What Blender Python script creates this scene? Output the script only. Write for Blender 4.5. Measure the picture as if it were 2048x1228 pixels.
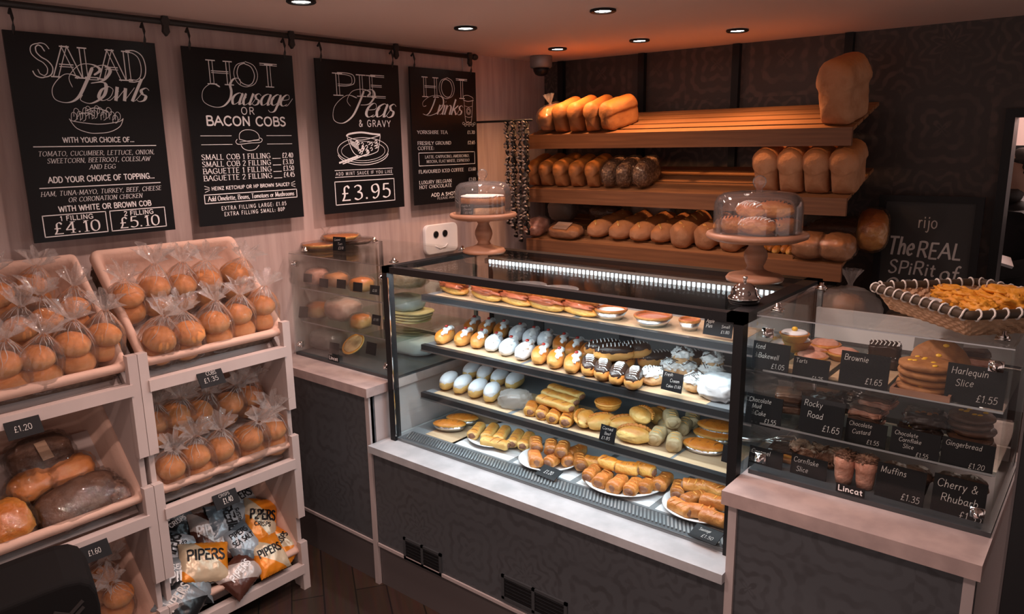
import bpy, bmesh, math, random
import numpy as np
from mathutils import Vector, Matrix, Euler, noise
PI = math.pi
rnd = random.Random(7)
for o in list(bpy.data.objects): bpy.data.objects.remove(o)
SC = bpy.context.scene
COL = SC.collection

# ---------------------------------------------------------------- camera
YAW, PITCH, ROLL, FPX, EYE = 0.690316971, 0.215436605, -0.0163213458, 1494.66415, 1.70
_cy, _sy, _cp, _sp = math.cos(YAW), math.sin(YAW), math.cos(PITCH), math.sin(PITCH)
_f = Vector((-_sy*_cp, _cy*_cp, -_sp)); _r = Vector((_cy, _sy, 0)); _u = _r.cross(_f)
_r, _u = math.cos(ROLL)*_r + math.sin(ROLL)*_u, -math.sin(ROLL)*_r + math.cos(ROLL)*_u
CAM = Vector((0, 0, EYE))
cd = bpy.data.cameras.new('camera'); co = bpy.data.objects.new('camera', cd); COL.objects.link(co)
co.matrix_world = Matrix(((_r.x, _u.x, -_f.x, CAM.x), (_r.y, _u.y, -_f.y, CAM.y), (_r.z, _u.z, -_f.z, CAM.z), (0, 0, 0, 1)))
cd.sensor_width = 36; cd.lens = FPX/2048*36; cd.clip_start = .02
SC.camera = co
def ray(px, py): return _r*((px-1024)/FPX) - _u*((py-614)/FPX) + _f
def atz(px, py, z): d = ray(px, py); return CAM + d*((z-CAM.z)/d.z)
def aty(px, py, y): d = ray(px, py); return CAM + d*((y-CAM.y)/d.y)
def atx(px, py, x): d = ray(px, py); return CAM + d*((x-CAM.x)/d.x)
def atp(px, py, P0, N): d = ray(px, py); return CAM + d*((P0-CAM).dot(N)/d.dot(N))

# ---------------------------------------------------------------- world, exposure
w = bpy.data.worlds.new('shop_air'); SC.world = w; w.use_nodes = True
bg = w.node_tree.nodes['Background']; bg.inputs[0].default_value = (1.0, .75, .69, 1); bg.inputs[1].default_value = .74
SC.view_settings.view_transform = 'Standard'; SC.view_settings.look = 'None'
SC.view_settings.exposure = 0.0; SC.view_settings.gamma = 1.0; SC.view_settings.use_curve_mapping = False
SC.cycles.transparent_max_bounces = 32; SC.cycles.max_bounces = 8; SC.cycles.caustics_reflective = False; SC.cycles.caustics_refractive = False
LAMP_PINK = (1.0, .70, .62); LAMP_ORANGE = (1.0, .47, .20); LED_COOL = (.74, .90, 1.0)
PINK_W, ORANGE_W, LED_W = 30.0, 19.0, 3.4

# room constants (metres)
XL, YB, ZC = -2.74, 3.65, 2.155       # left wall, back wall, ceiling
YP = 1.715                            # counter fronts
ZT = 1.27                             # glass case tops

# ---------------------------------------------------------------- materials
def nodes(m):
    m.use_nodes = True; nt = m.node_tree; nt.nodes.clear(); return nt, nt.nodes, nt.links
def rgba(c): return (c[0], c[1], c[2], 1)
def M(name, col, rough=.6, col2=None, ns=20, bump=0, bs=60, metal=0, spec=.5, stretch=(1,1,1), rv=0, top=None, topr=(.15,.75), coat=0, emit=0, detail=4, sharp=None):
    m = bpy.data.materials.new(name); nt, N, L = nodes(m)
    out = N.new('ShaderNodeOutputMaterial'); b = N.new('ShaderNodeBsdfPrincipled'); L.new(b.outputs[0], out.inputs[0])
    b.inputs['Roughness'].default_value = rough; b.inputs['Metallic'].default_value = metal
    b.inputs['Specular IOR Level'].default_value = spec; b.inputs['Coat Weight'].default_value = coat; b.inputs['Coat Roughness'].default_value = .15
    tc = N.new('ShaderNodeTexCoord'); mp = N.new('ShaderNodeMapping'); mp.inputs['Scale'].default_value = stretch
    L.new(tc.outputs['Object'], mp.inputs[0])
    cur = None
    if col2 is not None:
        n = N.new('ShaderNodeTexNoise'); n.inputs['Scale'].default_value = ns; n.inputs['Detail'].default_value = detail; L.new(mp.outputs[0], n.inputs[0])
        rp = N.new('ShaderNodeValToRGB'); lo, hi = sharp or (.35, .65)
        rp.color_ramp.elements[0].position = lo; rp.color_ramp.elements[1].position = hi
        rp.color_ramp.elements[0].color = rgba(col); rp.color_ramp.elements[1].color = rgba(col2)
        L.new(n.outputs[0], rp.inputs[0]); cur = rp.outputs[0]
    if top is not None:                        # browned crust on upper faces of a baked thing; lamp-bright on white loaves
        sx = N.new('ShaderNodeSeparateXYZ'); L.new(tc.outputs['Normal'], sx.inputs[0])
        n2 = N.new('ShaderNodeTexNoise'); n2.inputs['Scale'].default_value = 35; n2.inputs['Detail'].default_value = 5; L.new(tc.outputs['Object'], n2.inputs[0])
        ad = N.new('ShaderNodeMath'); ad.operation = 'MULTIPLY_ADD'; ad.inputs[1].default_value = .7; L.new(n2.outputs[0], ad.inputs[0])
        sb = N.new('ShaderNodeMath'); sb.operation = 'SUBTRACT'; sb.inputs[1].default_value = .35; L.new(sx.outputs[2], sb.inputs[0]); L.new(sb.outputs[0], ad.inputs[2])
        mr = N.new('ShaderNodeMapRange'); mr.inputs[1].default_value = topr[0]; mr.inputs[2].default_value = topr[1]; L.new(ad.outputs[0], mr.inputs[0])
        mx = N.new('ShaderNodeMix'); mx.data_type = 'RGBA'; L.new(mr.outputs[0], mx.inputs[0])
        if cur: L.new(cur, mx.inputs[6])
        else: mx.inputs[6].default_value = rgba(col)
        mx.inputs[7].default_value = rgba(top); cur = mx.outputs[2]
    if rv:
        oi = N.new('ShaderNodeObjectInfo'); hs = N.new('ShaderNodeHueSaturation')
        mr = N.new('ShaderNodeMapRange'); mr.inputs[3].default_value = 1-rv; mr.inputs[4].default_value = 1+rv
        L.new(oi.outputs['Random'], mr.inputs[0]); L.new(mr.outputs[0], hs.inputs['Value'])
        if cur: L.new(cur, hs.inputs['Color'])
        else: hs.inputs['Color'].default_value = rgba(col)
        cur = hs.outputs[0]
    if cur: L.new(cur, b.inputs['Base Color'])
    else: b.inputs['Base Color'].default_value = rgba(col)
    if bump:
        n = N.new('ShaderNodeTexNoise'); n.inputs['Scale'].default_value = bs; n.inputs['Detail'].default_value = 5; L.new(mp.outputs[0], n.inputs[0])
        bp = N.new('ShaderNodeBump'); bp.inputs['Strength'].default_value = bump; bp.inputs['Distance'].default_value = .01
        L.new(n.outputs[0], bp.inputs['Height']); L.new(bp.outputs[0], b.inputs['Normal'])
    if emit:
        b.inputs['Emission Color'].default_value = rgba(col); b.inputs['Emission Strength'].default_value = emit
    return m

def glass_mat(name, tint=(.93, .97, .95), refl=.06, edge=.55, haze=0.0):
    m = bpy.data.materials.new(name); nt, N, L = nodes(m)
    out = N.new('ShaderNodeOutputMaterial'); t = N.new('ShaderNodeBsdfTransparent'); g = N.new('ShaderNodeBsdfGlossy')
    t.inputs[0].default_value = rgba(tint); g.inputs['Roughness'].default_value = .01
    lw = N.new('ShaderNodeLayerWeight'); lw.inputs[0].default_value = .18
    mr = N.new('ShaderNodeMapRange'); mr.inputs[3].default_value = refl*.5; mr.inputs[4].default_value = edge; L.new(lw.outputs['Fresnel'], mr.inputs[0])
    mx = N.new('ShaderNodeMixShader'); L.new(mr.outputs[0], mx.inputs[0]); L.new(t.outputs[0], mx.inputs[1]); L.new(g.outputs[0], mx.inputs[2])
    last = mx
    if haze:
        d = N.new('ShaderNodeBsdfDiffuse'); d.inputs[0].default_value = (.85, .85, .85, 1)
        m2 = N.new('ShaderNodeMixShader'); m2.inputs[0].default_value = haze; L.new(mx.outputs[0], m2.inputs[1]); L.new(d.outputs[0], m2.inputs[2]); last = m2
    L.new(last.outputs[0], out.inputs[0]); return m
def film_mat(name, milk=.05, tint=(1, .99, .98), rough=.12, bs=70):
    m = bpy.data.materials.new(name); nt, N, L = nodes(m)
    out = N.new('ShaderNodeOutputMaterial'); t = N.new('ShaderNodeBsdfTransparent'); g = N.new('ShaderNodeBsdfGlossy')
    t.inputs[0].default_value = rgba(tint); g.inputs['Roughness'].default_value = rough; g.inputs[0].default_value = (1, 1, 1, 1)
    tc = N.new('ShaderNodeTexCoord'); n = N.new('ShaderNodeTexNoise'); n.inputs['Scale'].default_value = bs; n.inputs['Detail'].default_value = 3; n.inputs['Distortion'].default_value = 1.0
    L.new(tc.outputs['Object'], n.inputs[0])
    bp = N.new('ShaderNodeBump'); bp.inputs['Strength'].default_value = .8; bp.inputs['Distance'].default_value = .01; L.new(n.outputs[0], bp.inputs['Height'])
    L.new(bp.outputs[0], g.inputs['Normal'])
    lw = N.new('ShaderNodeLayerWeight'); lw.inputs[0].default_value = .35; L.new(bp.outputs[0], lw.inputs['Normal'])
    mr = N.new('ShaderNodeMapRange'); mr.inputs[3].default_value = .025; mr.inputs[4].default_value = .55; L.new(lw.outputs['Fresnel'], mr.inputs[0])
    mx = N.new('ShaderNodeMixShader'); L.new(mr.outputs[0], mx.inputs[0]); L.new(t.outputs[0], mx.inputs[1]); L.new(g.outputs[0], mx.inputs[2])
    d = N.new('ShaderNodeBsdfTranslucent'); d.inputs[0].default_value = (.9, .88, .86, 1)
    d2 = N.new('ShaderNodeBsdfDiffuse'); d2.inputs[0].default_value = (.9, .88, .86, 1)
    m3 = N.new('ShaderNodeMixShader'); m3.inputs[0].default_value = .5; L.new(d.outputs[0], m3.inputs[1]); L.new(d2.outputs[0], m3.inputs[2])
    m2 = N.new('ShaderNodeMixShader'); m2.inputs[0].default_value = milk; L.new(mx.outputs[0], m2.inputs[1]); L.new(m3.outputs[0], m2.inputs[2])
    L.new(m2.outputs[0], out.inputs[0]); return m
def pattern_mat(name, c1, c2, cell=.30, axes=(0, 2), rough=.55, off=(0, 0)):
    """faded ornamental tiles: each cell carries one rosette with its own petals and rings"""
    m = bpy.data.materials.new(name); nt, N, L = nodes(m)
    def math_(op, a, b=None, c=None):
        n = N.new('ShaderNodeMath'); n.operation = op
        for i, v in enumerate((a, b, c)):
            if v is None: continue
            if isinstance(v, (int, float)): n.inputs[i].default_value = v
            else: L.new(v, n.inputs[i])
        return n.outputs[0]
    out = N.new('ShaderNodeOutputMaterial'); b = N.new('ShaderNodeBsdfPrincipled'); L.new(b.outputs[0], out.inputs[0]); b.inputs['Roughness'].default_value = rough
    tc = N.new('ShaderNodeTexCoord'); s = N.new('ShaderNodeSeparateXYZ'); L.new(tc.outputs['Object'], s.inputs[0])
    u = math_('DIVIDE', math_('ADD', s.outputs[axes[0]], 10+off[0]), cell); v = math_('DIVIDE', math_('ADD', s.outputs[axes[1]], 10+off[1]), cell)
    fu = math_('SUBTRACT', math_('FRACT', u), .5); fv = math_('SUBTRACT', math_('FRACT', v), .5)
    cx = N.new('ShaderNodeCombineXYZ'); L.new(math_('FLOOR', u), cx.inputs[0]); L.new(math_('FLOOR', v), cx.inputs[1])
    wn = N.new('ShaderNodeTexWhiteNoise'); wn.noise_dimensions = '2D'; L.new(cx.outputs[0], wn.inputs[0]); R = wn.outputs['Value']
    r = math_('SQRT', math_('ADD', math_('MULTIPLY', fu, fu), math_('MULTIPLY', fv, fv))); th = math_('ARCTAN2', fv, fu)
    petal = math_('MULTIPLY', math_('COSINE', math_('MULTIPLY', th, math_('ADD', 4, math_('MULTIPLY', math_('FLOOR', math_('MULTIPLY', R, 1.99)), 4)))), .055)
    fr = math_('ADD', 26, math_('MULTIPLY', R, 22))
    wv = math_('SINE', math_('MULTIPLY', math_('ADD', r, petal), fr))
    wv2 = math_('MULTIPLY', math_('SINE', math_('MULTIPLY', fu, math_('ADD', 30, math_('MULTIPLY', R, 14)))), math_('SINE', math_('MULTIPLY', fv, 36)))
    wv = math_('ADD', math_('MULTIPLY', wv, .75), math_('MULTIPLY', wv2, .5))
    wear = N.new('ShaderNodeTexNoise'); wear.inputs['Scale'].default_value = 7; wear.inputs['Detail'].default_value = 6; L.new(tc.outputs['Object'], wear.inputs[0])
    f = math_('MULTIPLY', math_('SMOOTH_MIN', math_('MAXIMUM', math_('MULTIPLY', wv, 1.6), 0), 1, .2), math_('MULTIPLY', math_('SUBTRACT', wear.outputs[0], .25), 1.7))
    mx = N.new('ShaderNodeMix'); mx.data_type = 'RGBA'; mx.clamp_factor = True; L.new(f, mx.inputs[0]); mx.inputs[6].default_value = rgba(c1); mx.inputs[7].default_value = rgba(c2)
    L.new(mx.outputs[2], b.inputs['Base Color']); return m
def floor_mat():
    m = bpy.data.materials.new('dark_parquet'); nt, N, L = nodes(m)
    out = N.new('ShaderNodeOutputMaterial'); b = N.new('ShaderNodeBsdfPrincipled'); L.new(b.outputs[0], out.inputs[0]); b.inputs['Roughness'].default_value = .45
    tc = N.new('ShaderNodeTexCoord'); mp = N.new('ShaderNodeMapping'); mp.inputs['Rotation'].default_value = (0, 0, .6); L.new(tc.outputs['Object'], mp.inputs[0])
    br = N.new('ShaderNodeTexBrick'); br.inputs['Scale'].default_value = 1; br.inputs['Brick Width'].default_value = .9; br.inputs['Row Height'].default_value = .12; br.inputs['Mortar Size'].default_value = .003
    br.inputs['Color1'].default_value = (.075, .042, .03, 1); br.inputs['Color2'].default_value = (.05, .028, .02, 1); br.inputs['Mortar'].default_value = (.015, .01, .008, 1); L.new(mp.outputs[0], br.inputs[0])
    mp2 = N.new('ShaderNodeMapping'); mp2.inputs['Scale'].default_value = (2, 30, 2); L.new(mp.outputs[0], mp2.inputs[0])
    n = N.new('ShaderNodeTexNoise'); n.inputs['Scale'].default_value = 2; n.inputs['Detail'].default_value = 6; L.new(mp2.outputs[0], n.inputs[0])
    mx = N.new('ShaderNodeMix'); mx.data_type = 'RGBA'; mx.blend_type = 'MULTIPLY'; mx.inputs[0].default_value = .7; L.new(br.outputs[0], mx.inputs[6]); L.new(n.outputs['Color'], mx.inputs[7])
    L.new(mx.outputs[2], b.inputs['Base Color']); return m

MT = dict(
 wall=M('pinkish_woodgrain_panel', (.43, .315, .285), .62, (.54, .41, .375), 9, stretch=(1, 4, .35)),
 ceil=M('matt_ceiling_paint', (.82, .64, .57), .8),
 floor=floor_mat(),
 backpat=pattern_mat('faded_dark_tile_paper', (.040, .030, .027), (.115, .078, .064), .34),
 panel=pattern_mat('grey_ornament_panel', (.072, .078, .086), (.040, .040, .043), .25, off=(.09, .06)),
 ledge=M('mottled_stone_laminate', (.345, .265, .25), .45, (.46, .355, .33), 14, detail=8),
 ledge_cool=M('cool_lit_laminate', (.36, .375, .39), .45, (.46, .475, .49), 14, detail=8),  # same laminate with the case's cool light put into the colour
 strip=M('pale_edging', (.45, .39, .38), .5),
 kick=M('grey_kickboard', (.10, .085, .085), .6),
 black=M('black_powder_coat', (.009, .009, .010), .42, spec=.25), silk=M('pale_grey_pastry', (.50, .38, .21), .5, (.60, .47, .27), 25, bump=.4, bs=50, rv=.1),
 iron=M('blackened_iron', (.02, .017, .016), .55, bump=.2, bs=40),
 board=M('black_sign_board', (.008, .008, .009), .3, spec=.25),
 white=M('white_paint', (.86, .86, .86), .6),
 chalkw=M('chalk_ink', (.60, .57, .54), .8),
 cardb=M('black_card', (.010, .010, .011), .55, spec=.12),
 steel=M('brushed_steel', (.45, .46, .47), .32, metal=1),
 chrome=M('chrome', (.75, .72, .70), .08, metal=1),
 greym=M('grey_metal', (.20, .215, .225), .42, metal=.3),
 greyd=M('dark_grey_metal', (.05, .055, .06), .4),
 rackw=M('painted_pink_white_wood', (.50, .405, .375), .55, (.56, .46, .425), 6, stretch=(1, 1, .3)),
 liner=M('cream_cotton_liner', (.58, .375, .29), .85, (.64, .42, .33), 8, bump=.5, bs=14),
 oak_shade=M('shaded_oak_edge', (.15, .060, .024), .5, (.22, .092, .038), 5, stretch=(.6, 14, 14)), oak=M('lit_oak', (.27, .115, .045), .5, (.38, .175, .07), 5, stretch=(.6, 14, 14)),  # one oak in two painted tones: lamplit slats, shaded front board
 standw=M('turned_wood', (.30, .145, .085), .5, (.40, .205, .125), 5, stretch=(2, 2, 12)),
 crust=M('white_loaf_crust', (.27, .105, .035), .62, (.36, .15, .05), 16, bump=.3, bs=45, top=(.58, .19, .028), rv=.1),  # browned sides and bright top also paint in lamplight from above
 crustp=M('floury_crust', (.42, .19, .085), .75, (.53, .27, .14), 18, bump=.35, bs=50, top=(.50, .19, .055), rv=.1),
 bun=M('soft_bun', (.58, .27, .10), .6, (.64, .31, .12), 15, bump=.15, bs=50, top=(.58, .20, .045), rv=.1),
 dark=M('dark_malt_crust', (.10, .045, .025), .6, (.17, .08, .045), 20, bump=.4, bs=60, rv=.15),
 seeded=M('seeded_crust', (.16, .08, .04), .6, (.38, .24, .14), 90, bump=.6, bs=120, sharp=(.5, .6)),
 golden=M('golden_pastry', (.60, .31, .07), .5, (.72, .41, .10), 25, bump=.6, bs=45, top=(.52, .15, .012), topr=(.15, .95), rv=.14), cheesy=M('cheese_orange_pastry', (.62, .24, .015), .55, (.75, .33, .03), 30, bump=.7, bs=40), binb=M('matt_black_plastic', (.009, .008, .008), .8, spec=.08), binc=M('embossed_black_plastic', (.035, .030, .029), .8, spec=.1),
 pastry=M('pale_pastry', (.72, .48, .17), .5, (.78, .52, .16), 18, bump=.35, bs=45, top=(.62, .25, .04), topr=(.5, .95), rv=.1),
 sausage=M('brown_glazed_pastry', (.40, .15, .03), .42, (.60, .29, .08), 26, bump=.5, bs=60, top=(.40, .11, .018), topr=(.1, 1.0), rv=.2),
 filling=M('sausage_meat', (.20, .085, .045), .7, (.33, .16, .09), 60, bump=.3, bs=90),
 finger=M('glossy_finger_roll', (.66, .33, .09), .4, (.72, .40, .13), 12, bump=.10, bs=40, top=(.55, .155, .018), topr=(.0, .6), rv=.1),
 cream=M('whipped_cream', (.86, .86, .85), .55, bump=.3, bs=90),
 sugar=M('icing_sugar', (.82, .84, .87), .9, (.72, .74, .78), 60, bump=.2, bs=120),
 icing=M('white_fondant', (.80, .82, .85), .45, bump=.05, bs=20),
 jam=M('red_jam', (.28, .02, .015), .2),
 choc=M('dark_chocolate', (.035, .016, .010), .35, bump=.25, bs=60),
 chocm=M('milk_chocolate', (.10, .045, .027), .4, (.15, .07, .04), 40, bump=.4, bs=70),
 flake=M('rough_flaky_chocolate', (.13, .055, .03), .6, (.26, .13, .08), 60, bump=.9, bs=50),
 pinkic=M('pink_coconut_icing', (.60, .26, .17), .7, (.70, .36, .26), 60, bump=.4, bs=90),
 sponge=M('vanilla_sponge', (.58, .34, .17), .8, (.66, .42, .22), 50, bump=.4, bs=80),
 ginger=M('ginger_biscuit', (.27, .10, .025), .65, (.38, .16, .045), 40, bump=.3, bs=70, rv=.08),
 foil=M('foil_tin', (.72, .73, .74), .28, metal=1, bump=.3, bs=60),
 tray=M('pale_wood_board', (.42, .285, .165), .6, (.50, .355, .22), 7, stretch=(1, 6, 1)),
 plate=M('white_china', (.74, .75, .76), .2),
 paper=M('white_paper', (.50, .51, .52), .7),
 tanlab=M('tan_paper_label', (.45, .28, .18), .8),
 redtart=M('red_tart_filling', (.45, .13, .06), .3),
 yellow=M('yellow_sugar_egg', (.85, .50, .03), .35),
 wickerd=M('dark_wicker', (.13, .08, .06), .7, (.22, .14, .10), 60, stretch=(1, 1, 1), bump=.5, bs=40),
 wickerl=M('straw_weave', (.50, .31, .18), .75, (.62, .40, .25), 40, bump=.4, bs=60),
 lace=M('white_lacing', (.75, .70, .64), .7),
 rim=M('dark_bound_rim', (.055, .034, .018), .6), nose=M('dark_shelf_nose', (.016, .018, .020), .38),
 shell=M('pale_shell', (.15, .11, .09), .35, (.36, .28, .235), 90), cord=M('dark_cord', (.022, .016, .014), .8),
 skin=M('skin', (.42, .24, .17), .55), hair=M('dark_hair', (.02, .014, .012), .6), cloth=M('black_cloth', (.018, .017, .018), .85), shirt=M('white_collar_cloth', (.6, .55, .52), .8),
 farwall=M('far_room_paint', (.62, .48, .45), .8), fargrey=M('far_room_grey', (.30, .30, .31), .7),
 lens=M('lamp_lens', (1.0, .90, .82), .4, emit=35), ledm=M('cool_led', (.85, .95, 1.0), .4, emit=9),
 coco=M('shredded_coconut_bag', (.46, .38, .26), .7, (.62, .55, .42), 50, bump=.7, bs=50),
 flat=M('pale_yellow_flatbread', (.66, .52, .22), .7, (.74, .62, .32), 20, bump=.3, bs=40),
 palebag=M('pale_blue_paper_bag', (.42, .50, .55), .6, bump=.6, bs=18),
 glass=glass_mat('clear_glass', (.97, .985, .98), .022, .34), gshelf=glass_mat('glass_shelf', (.92, .97, .94), .025, .34), dome=glass_mat('dome_glass', (.97, .95, .94), .10, .75, .03),
 film=film_mat('clear_bag_film', .05, rough=.06, bs=45), ruff=film_mat('gathered_bag_film', .17, rough=.07, bs=110), milkf=film_mat('cloudy_bag_film', .30, bs=40), wrap=film_mat('tight_wrap_film', .012, rough=.04, bs=38), fold=film_mat('highlight_fold', .45, rough=.06, bs=60),
)

# ---------------------------------------------------------------- object helpers
def link(o, parent=None):
    COL.objects.link(o)
    if parent is not None: o.parent = parent
    return o
def obj(name, bm, mat, parent=None, smooth=False, bevel=0, loc=None, rot=None):
    me = bpy.data.meshes.new(name)
    if bevel: bmesh.ops.bevel(bm, geom=[e for e in bm.edges if len(e.link_faces) == 2 and e.calc_face_angle(0) > .5], offset=bevel, segments=2, affect='EDGES', clamp_overlap=True, profile=.5)
    bm.normal_update(); bm.to_mesh(me); bm.free()
    for m in (mat if isinstance(mat, (list, tuple)) else [mat]): me.materials.append(MT[m] if isinstance(m, str) else m)
    if smooth:
        for p in me.polygons: p.use_smooth = True
    o = bpy.data.objects.new(name, me)
    if loc is not None: o.location = loc
    if rot is not None: o.rotation_euler = rot
    return link(o, parent)
def tag(o, label, cat, group=None, kind=None):
    o['label'] = label; o['category'] = cat
    if group: o['group'] = group
    if kind: o['kind'] = kind
    return o
def thing(name, label, cat, loc=(0, 0, 0), rot=(0, 0, 0), group=None):
    o = bpy.data.objects.new(name, None); o.empty_display_size = .02; COL.objects.link(o); o.location = loc; o.rotation_euler = rot
    return tag(o, label, cat, group)
def struct(name, bm, mat, bevel=0):
    o = obj(name, bm, mat, bevel=bevel); o['kind'] = 'structure'; return o
def kids(o): return KID.get(o.name, [])
KID = {}
def dup(src, loc, rot, label=None, group=None, scale=None):
    r = src.copy(); COL.objects.link(r); r.location = loc; r.rotation_euler = rot
    if scale is not None: r.scale = (scale,)*3 if isinstance(scale, (int, float)) else scale
    if label: r['label'] = label
    if group: r['group'] = group
    for ch in list(src.children):
        c = ch.copy(); COL.objects.link(c); c.parent = r
        for g in list(ch.children):
            d = g.copy(); COL.objects.link(d); d.parent = c
    return r
class Kit:
    """first placement uses the built thing itself, later ones copy it with its parts"""
    def __init__(s, make): s.make, s.first, s.n = make, None, 0
    def put(s, loc, rot, label, group=None, scale=None):
        if s.first is None:
            s.first = o = s.make(); o.location = loc; o.rotation_euler = rot; o['label'] = label
            if group: o['group'] = group
            if scale is not None: o.scale = (scale,)*3 if isinstance(scale, (int, float)) else scale
        else:
            o = dup(s.first, loc, rot, label, group, scale)
            if not group and 'group' in o.keys(): del o['group']
            if scale is None: o.scale = (1, 1, 1)
        s.n += 1; return o
def nth(i, n, a='from the left'):
    if i == 0: return {'from the left': 'leftmost', 'from the front': 'frontmost'}.get(a, 'first ' + a)
    if i == n-1 and n > 1: return {'from the left': 'rightmost', 'from the front': 'rearmost'}.get(a, 'last ' + a)
    return ['', 'second', 'third', 'fourth', 'fifth', 'sixth', 'seventh', 'eighth'][i] + ' ' + a.replace('the ', '')

# ---------------------------------------------------------------- mesh helpers
def nb(): return bmesh.new()
def box(bm, x0, x1, y0, y1, z0, z1, mat=None, mi=0):
    c = [(x0, y0, z0), (x1, y0, z0), (x1, y1, z0), (x0, y1, z0), (x0, y0, z1), (x1, y0, z1), (x1, y1, z1), (x0, y1, z1)]
    v = [bm.verts.new(mat @ Vector(p) if mat else p) for p in c]
    for f in ((0, 3, 2, 1), (4, 5, 6, 7), (0, 1, 5, 4), (1, 2, 6, 5), (2, 3, 7, 6), (3, 0, 4, 7)):
        bm.faces.new([v[i] for i in f]).material_index = mi
    return bm
def bx(*a, **k): return box(nb(), *a, **k)
def grid(bm, rows, closed_u=True, cap0=False, cap1=False, mi=0):
    V = [[bm.verts.new(p) for p in r] for r in rows]; n = len(rows[0])
    for i in range(len(V)-1):
        for j in range(n if closed_u else n-1):
            k = (j+1) % n
            bm.faces.new((V[i][j], V[i][k], V[i+1][k], V[i+1][j])).material_index = mi
    if cap0: bm.faces.new(list(reversed(V[0]))).material_index = mi
    if cap1: bm.faces.new(V[-1]).material_index = mi
    return bm
def lathe(bm, prof, n=32, c=(0, 0, 0), sx=1, sy=1, wob=None, cap=(True, True), mat=None, mi=0):
    rows = []
    for i, (r, z) in enumerate(prof):
        row = []
        for j in range(n):
            a = 2*PI*j/n; rr = r*(wob(a, i) if wob else 1)
            p = Vector((c[0]+rr*math.cos(a)*sx, c[1]+rr*math.sin(a)*sy, c[2]+z)); row.append(mat @ p if mat else p)
        rows.append(row)
    return grid(bm, rows, True, cap[0], cap[1], mi)
def tube(bm, pts, r, n=8, closed=False, flat=1, mi=0):
    pts = [Vector(p) for p in pts]; rows = []; m = len(pts); up = Vector((0, 0, 1))
    for i, p in enumerate(pts):
        t = (pts[(i+1) % m]-pts[i-1]) if closed else (pts[min(i+1, m-1)]-pts[max(i-1, 0)])
        t.normalize(); a = t.cross(up)
        if a.length < .05: a = t.cross(Vector((1, 0, 0)))
        a.normalize(); b = a.cross(t); rr = r(i/(m-1)) if callable(r) else r
        rows.append([p + a*(rr*math.cos(2*PI*j/n)) + b*(rr*flat*math.sin(2*PI*j/n)) for j in range(n)])
    if closed: rows.append(rows[0])
    grid(bm, rows, True, not closed, not closed, mi)
    if closed: bmesh.ops.remove_doubles(bm, verts=bm.verts, dist=1e-6)
    return bm
def fbm(p, f, o=3): return noise.fractal(Vector(p)*f, 1, 2, o)
def loft(bm, sec, L, rows=14, n=28, er=.12, ex=3, noise_a=0, nf=20, seed=0, mat=None, mi=0):
    """sec(a)->(y,z) outline; swept along x over L with rounded ends"""
    R = []
    for i in range(rows+1):
        s = -1+2*i/rows; s = math.copysign(1-(1-abs(s))**1.6, s) if er else s
        x = s*L/2; e = min(1, max(0, (abs(s)-(1-er*2))/(er*2))) if er else 0
        k = max(.02, (1-e**ex)**(1/ex)) if er else 1
        row = []
        for j in range(n):
            y, z = sec(2*PI*j/n); cz = .45*SECH
            p = Vector((x, y*k, cz+(z-cz)*k))
            if noise_a: p += Vector((fbm((p.x+seed, p.y, p.z), nf), fbm((p.x, p.y+seed+9, p.z), nf), fbm((p.x, p.y, p.z+seed+5), nf)))*noise_a
            row.append(mat @ p if mat else p)
        R.append(row)
    return grid(bm, R, True, True, True, mi)
SECH = .1
def setH(h):
    global SECH; SECH = h
def blob(bm, c, s, sub=3, na=0, nf=12, seed=0, flat=None, ex=1.0, mat=None, fn=None):
    t = bmesh.new(); bmesh.ops.create_icosphere(t, subdivisions=sub, radius=1)
    vm = {}
    for v in t.verts:
        p = v.co.copy()
        if ex != 1: p = Vector([math.copysign(abs(q)**ex, q) for q in p])
        d = 1 + (na*fbm((p.x*1.0+seed, p.y, p.z), nf) if na else 0)
        if fn: d *= fn(p)
        p = p*d
        if flat is not None and p.z < flat: p.z = flat+(p.z-flat)*.12
        p = Vector((c[0]+p.x*s[0], c[1]+p.y*s[1], c[2]+p.z*s[2])); vm[v] = bm.verts.new(mat @ p if mat else p)
    for f in t.faces: bm.faces.new([vm[v] for v in f.verts])
    t.free(); return bm
def disc_rect(w, h, r, n=6):
    pts = []
    for cx, cy, a0 in ((w/2-r, h/2-r, 0), (-w/2+r, h/2-r, PI/2), (-w/2+r, -h/2+r, PI), (w/2-r, -h/2+r, 1.5*PI)):
        for i in range(n+1):
            a = a0+PI/2*i/n; pts.append((cx+r*math.cos(a), cy+r*math.sin(a)))
    return pts
def prism(bm, pts, d0, d1, axis='y', mat=None, mi=0):
    """outline in (x,z) pushed from y=d0 to y=d1 (axis y), or in (x,y) along z"""
    def P(p, d):
        q = Vector((p[0], d, p[1])) if axis == 'y' else (Vector((p[0], p[1], d)) if axis == 'z' else Vector((d, p[0], p[1])))
        return mat @ q if mat else q
    grid(bm, [[P(p, d0) for p in pts], [P(p, d1) for p in pts]], True, True, True, mi)
    bmesh.ops.recalc_face_normals(bm, faces=bm.faces); return bm

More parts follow.
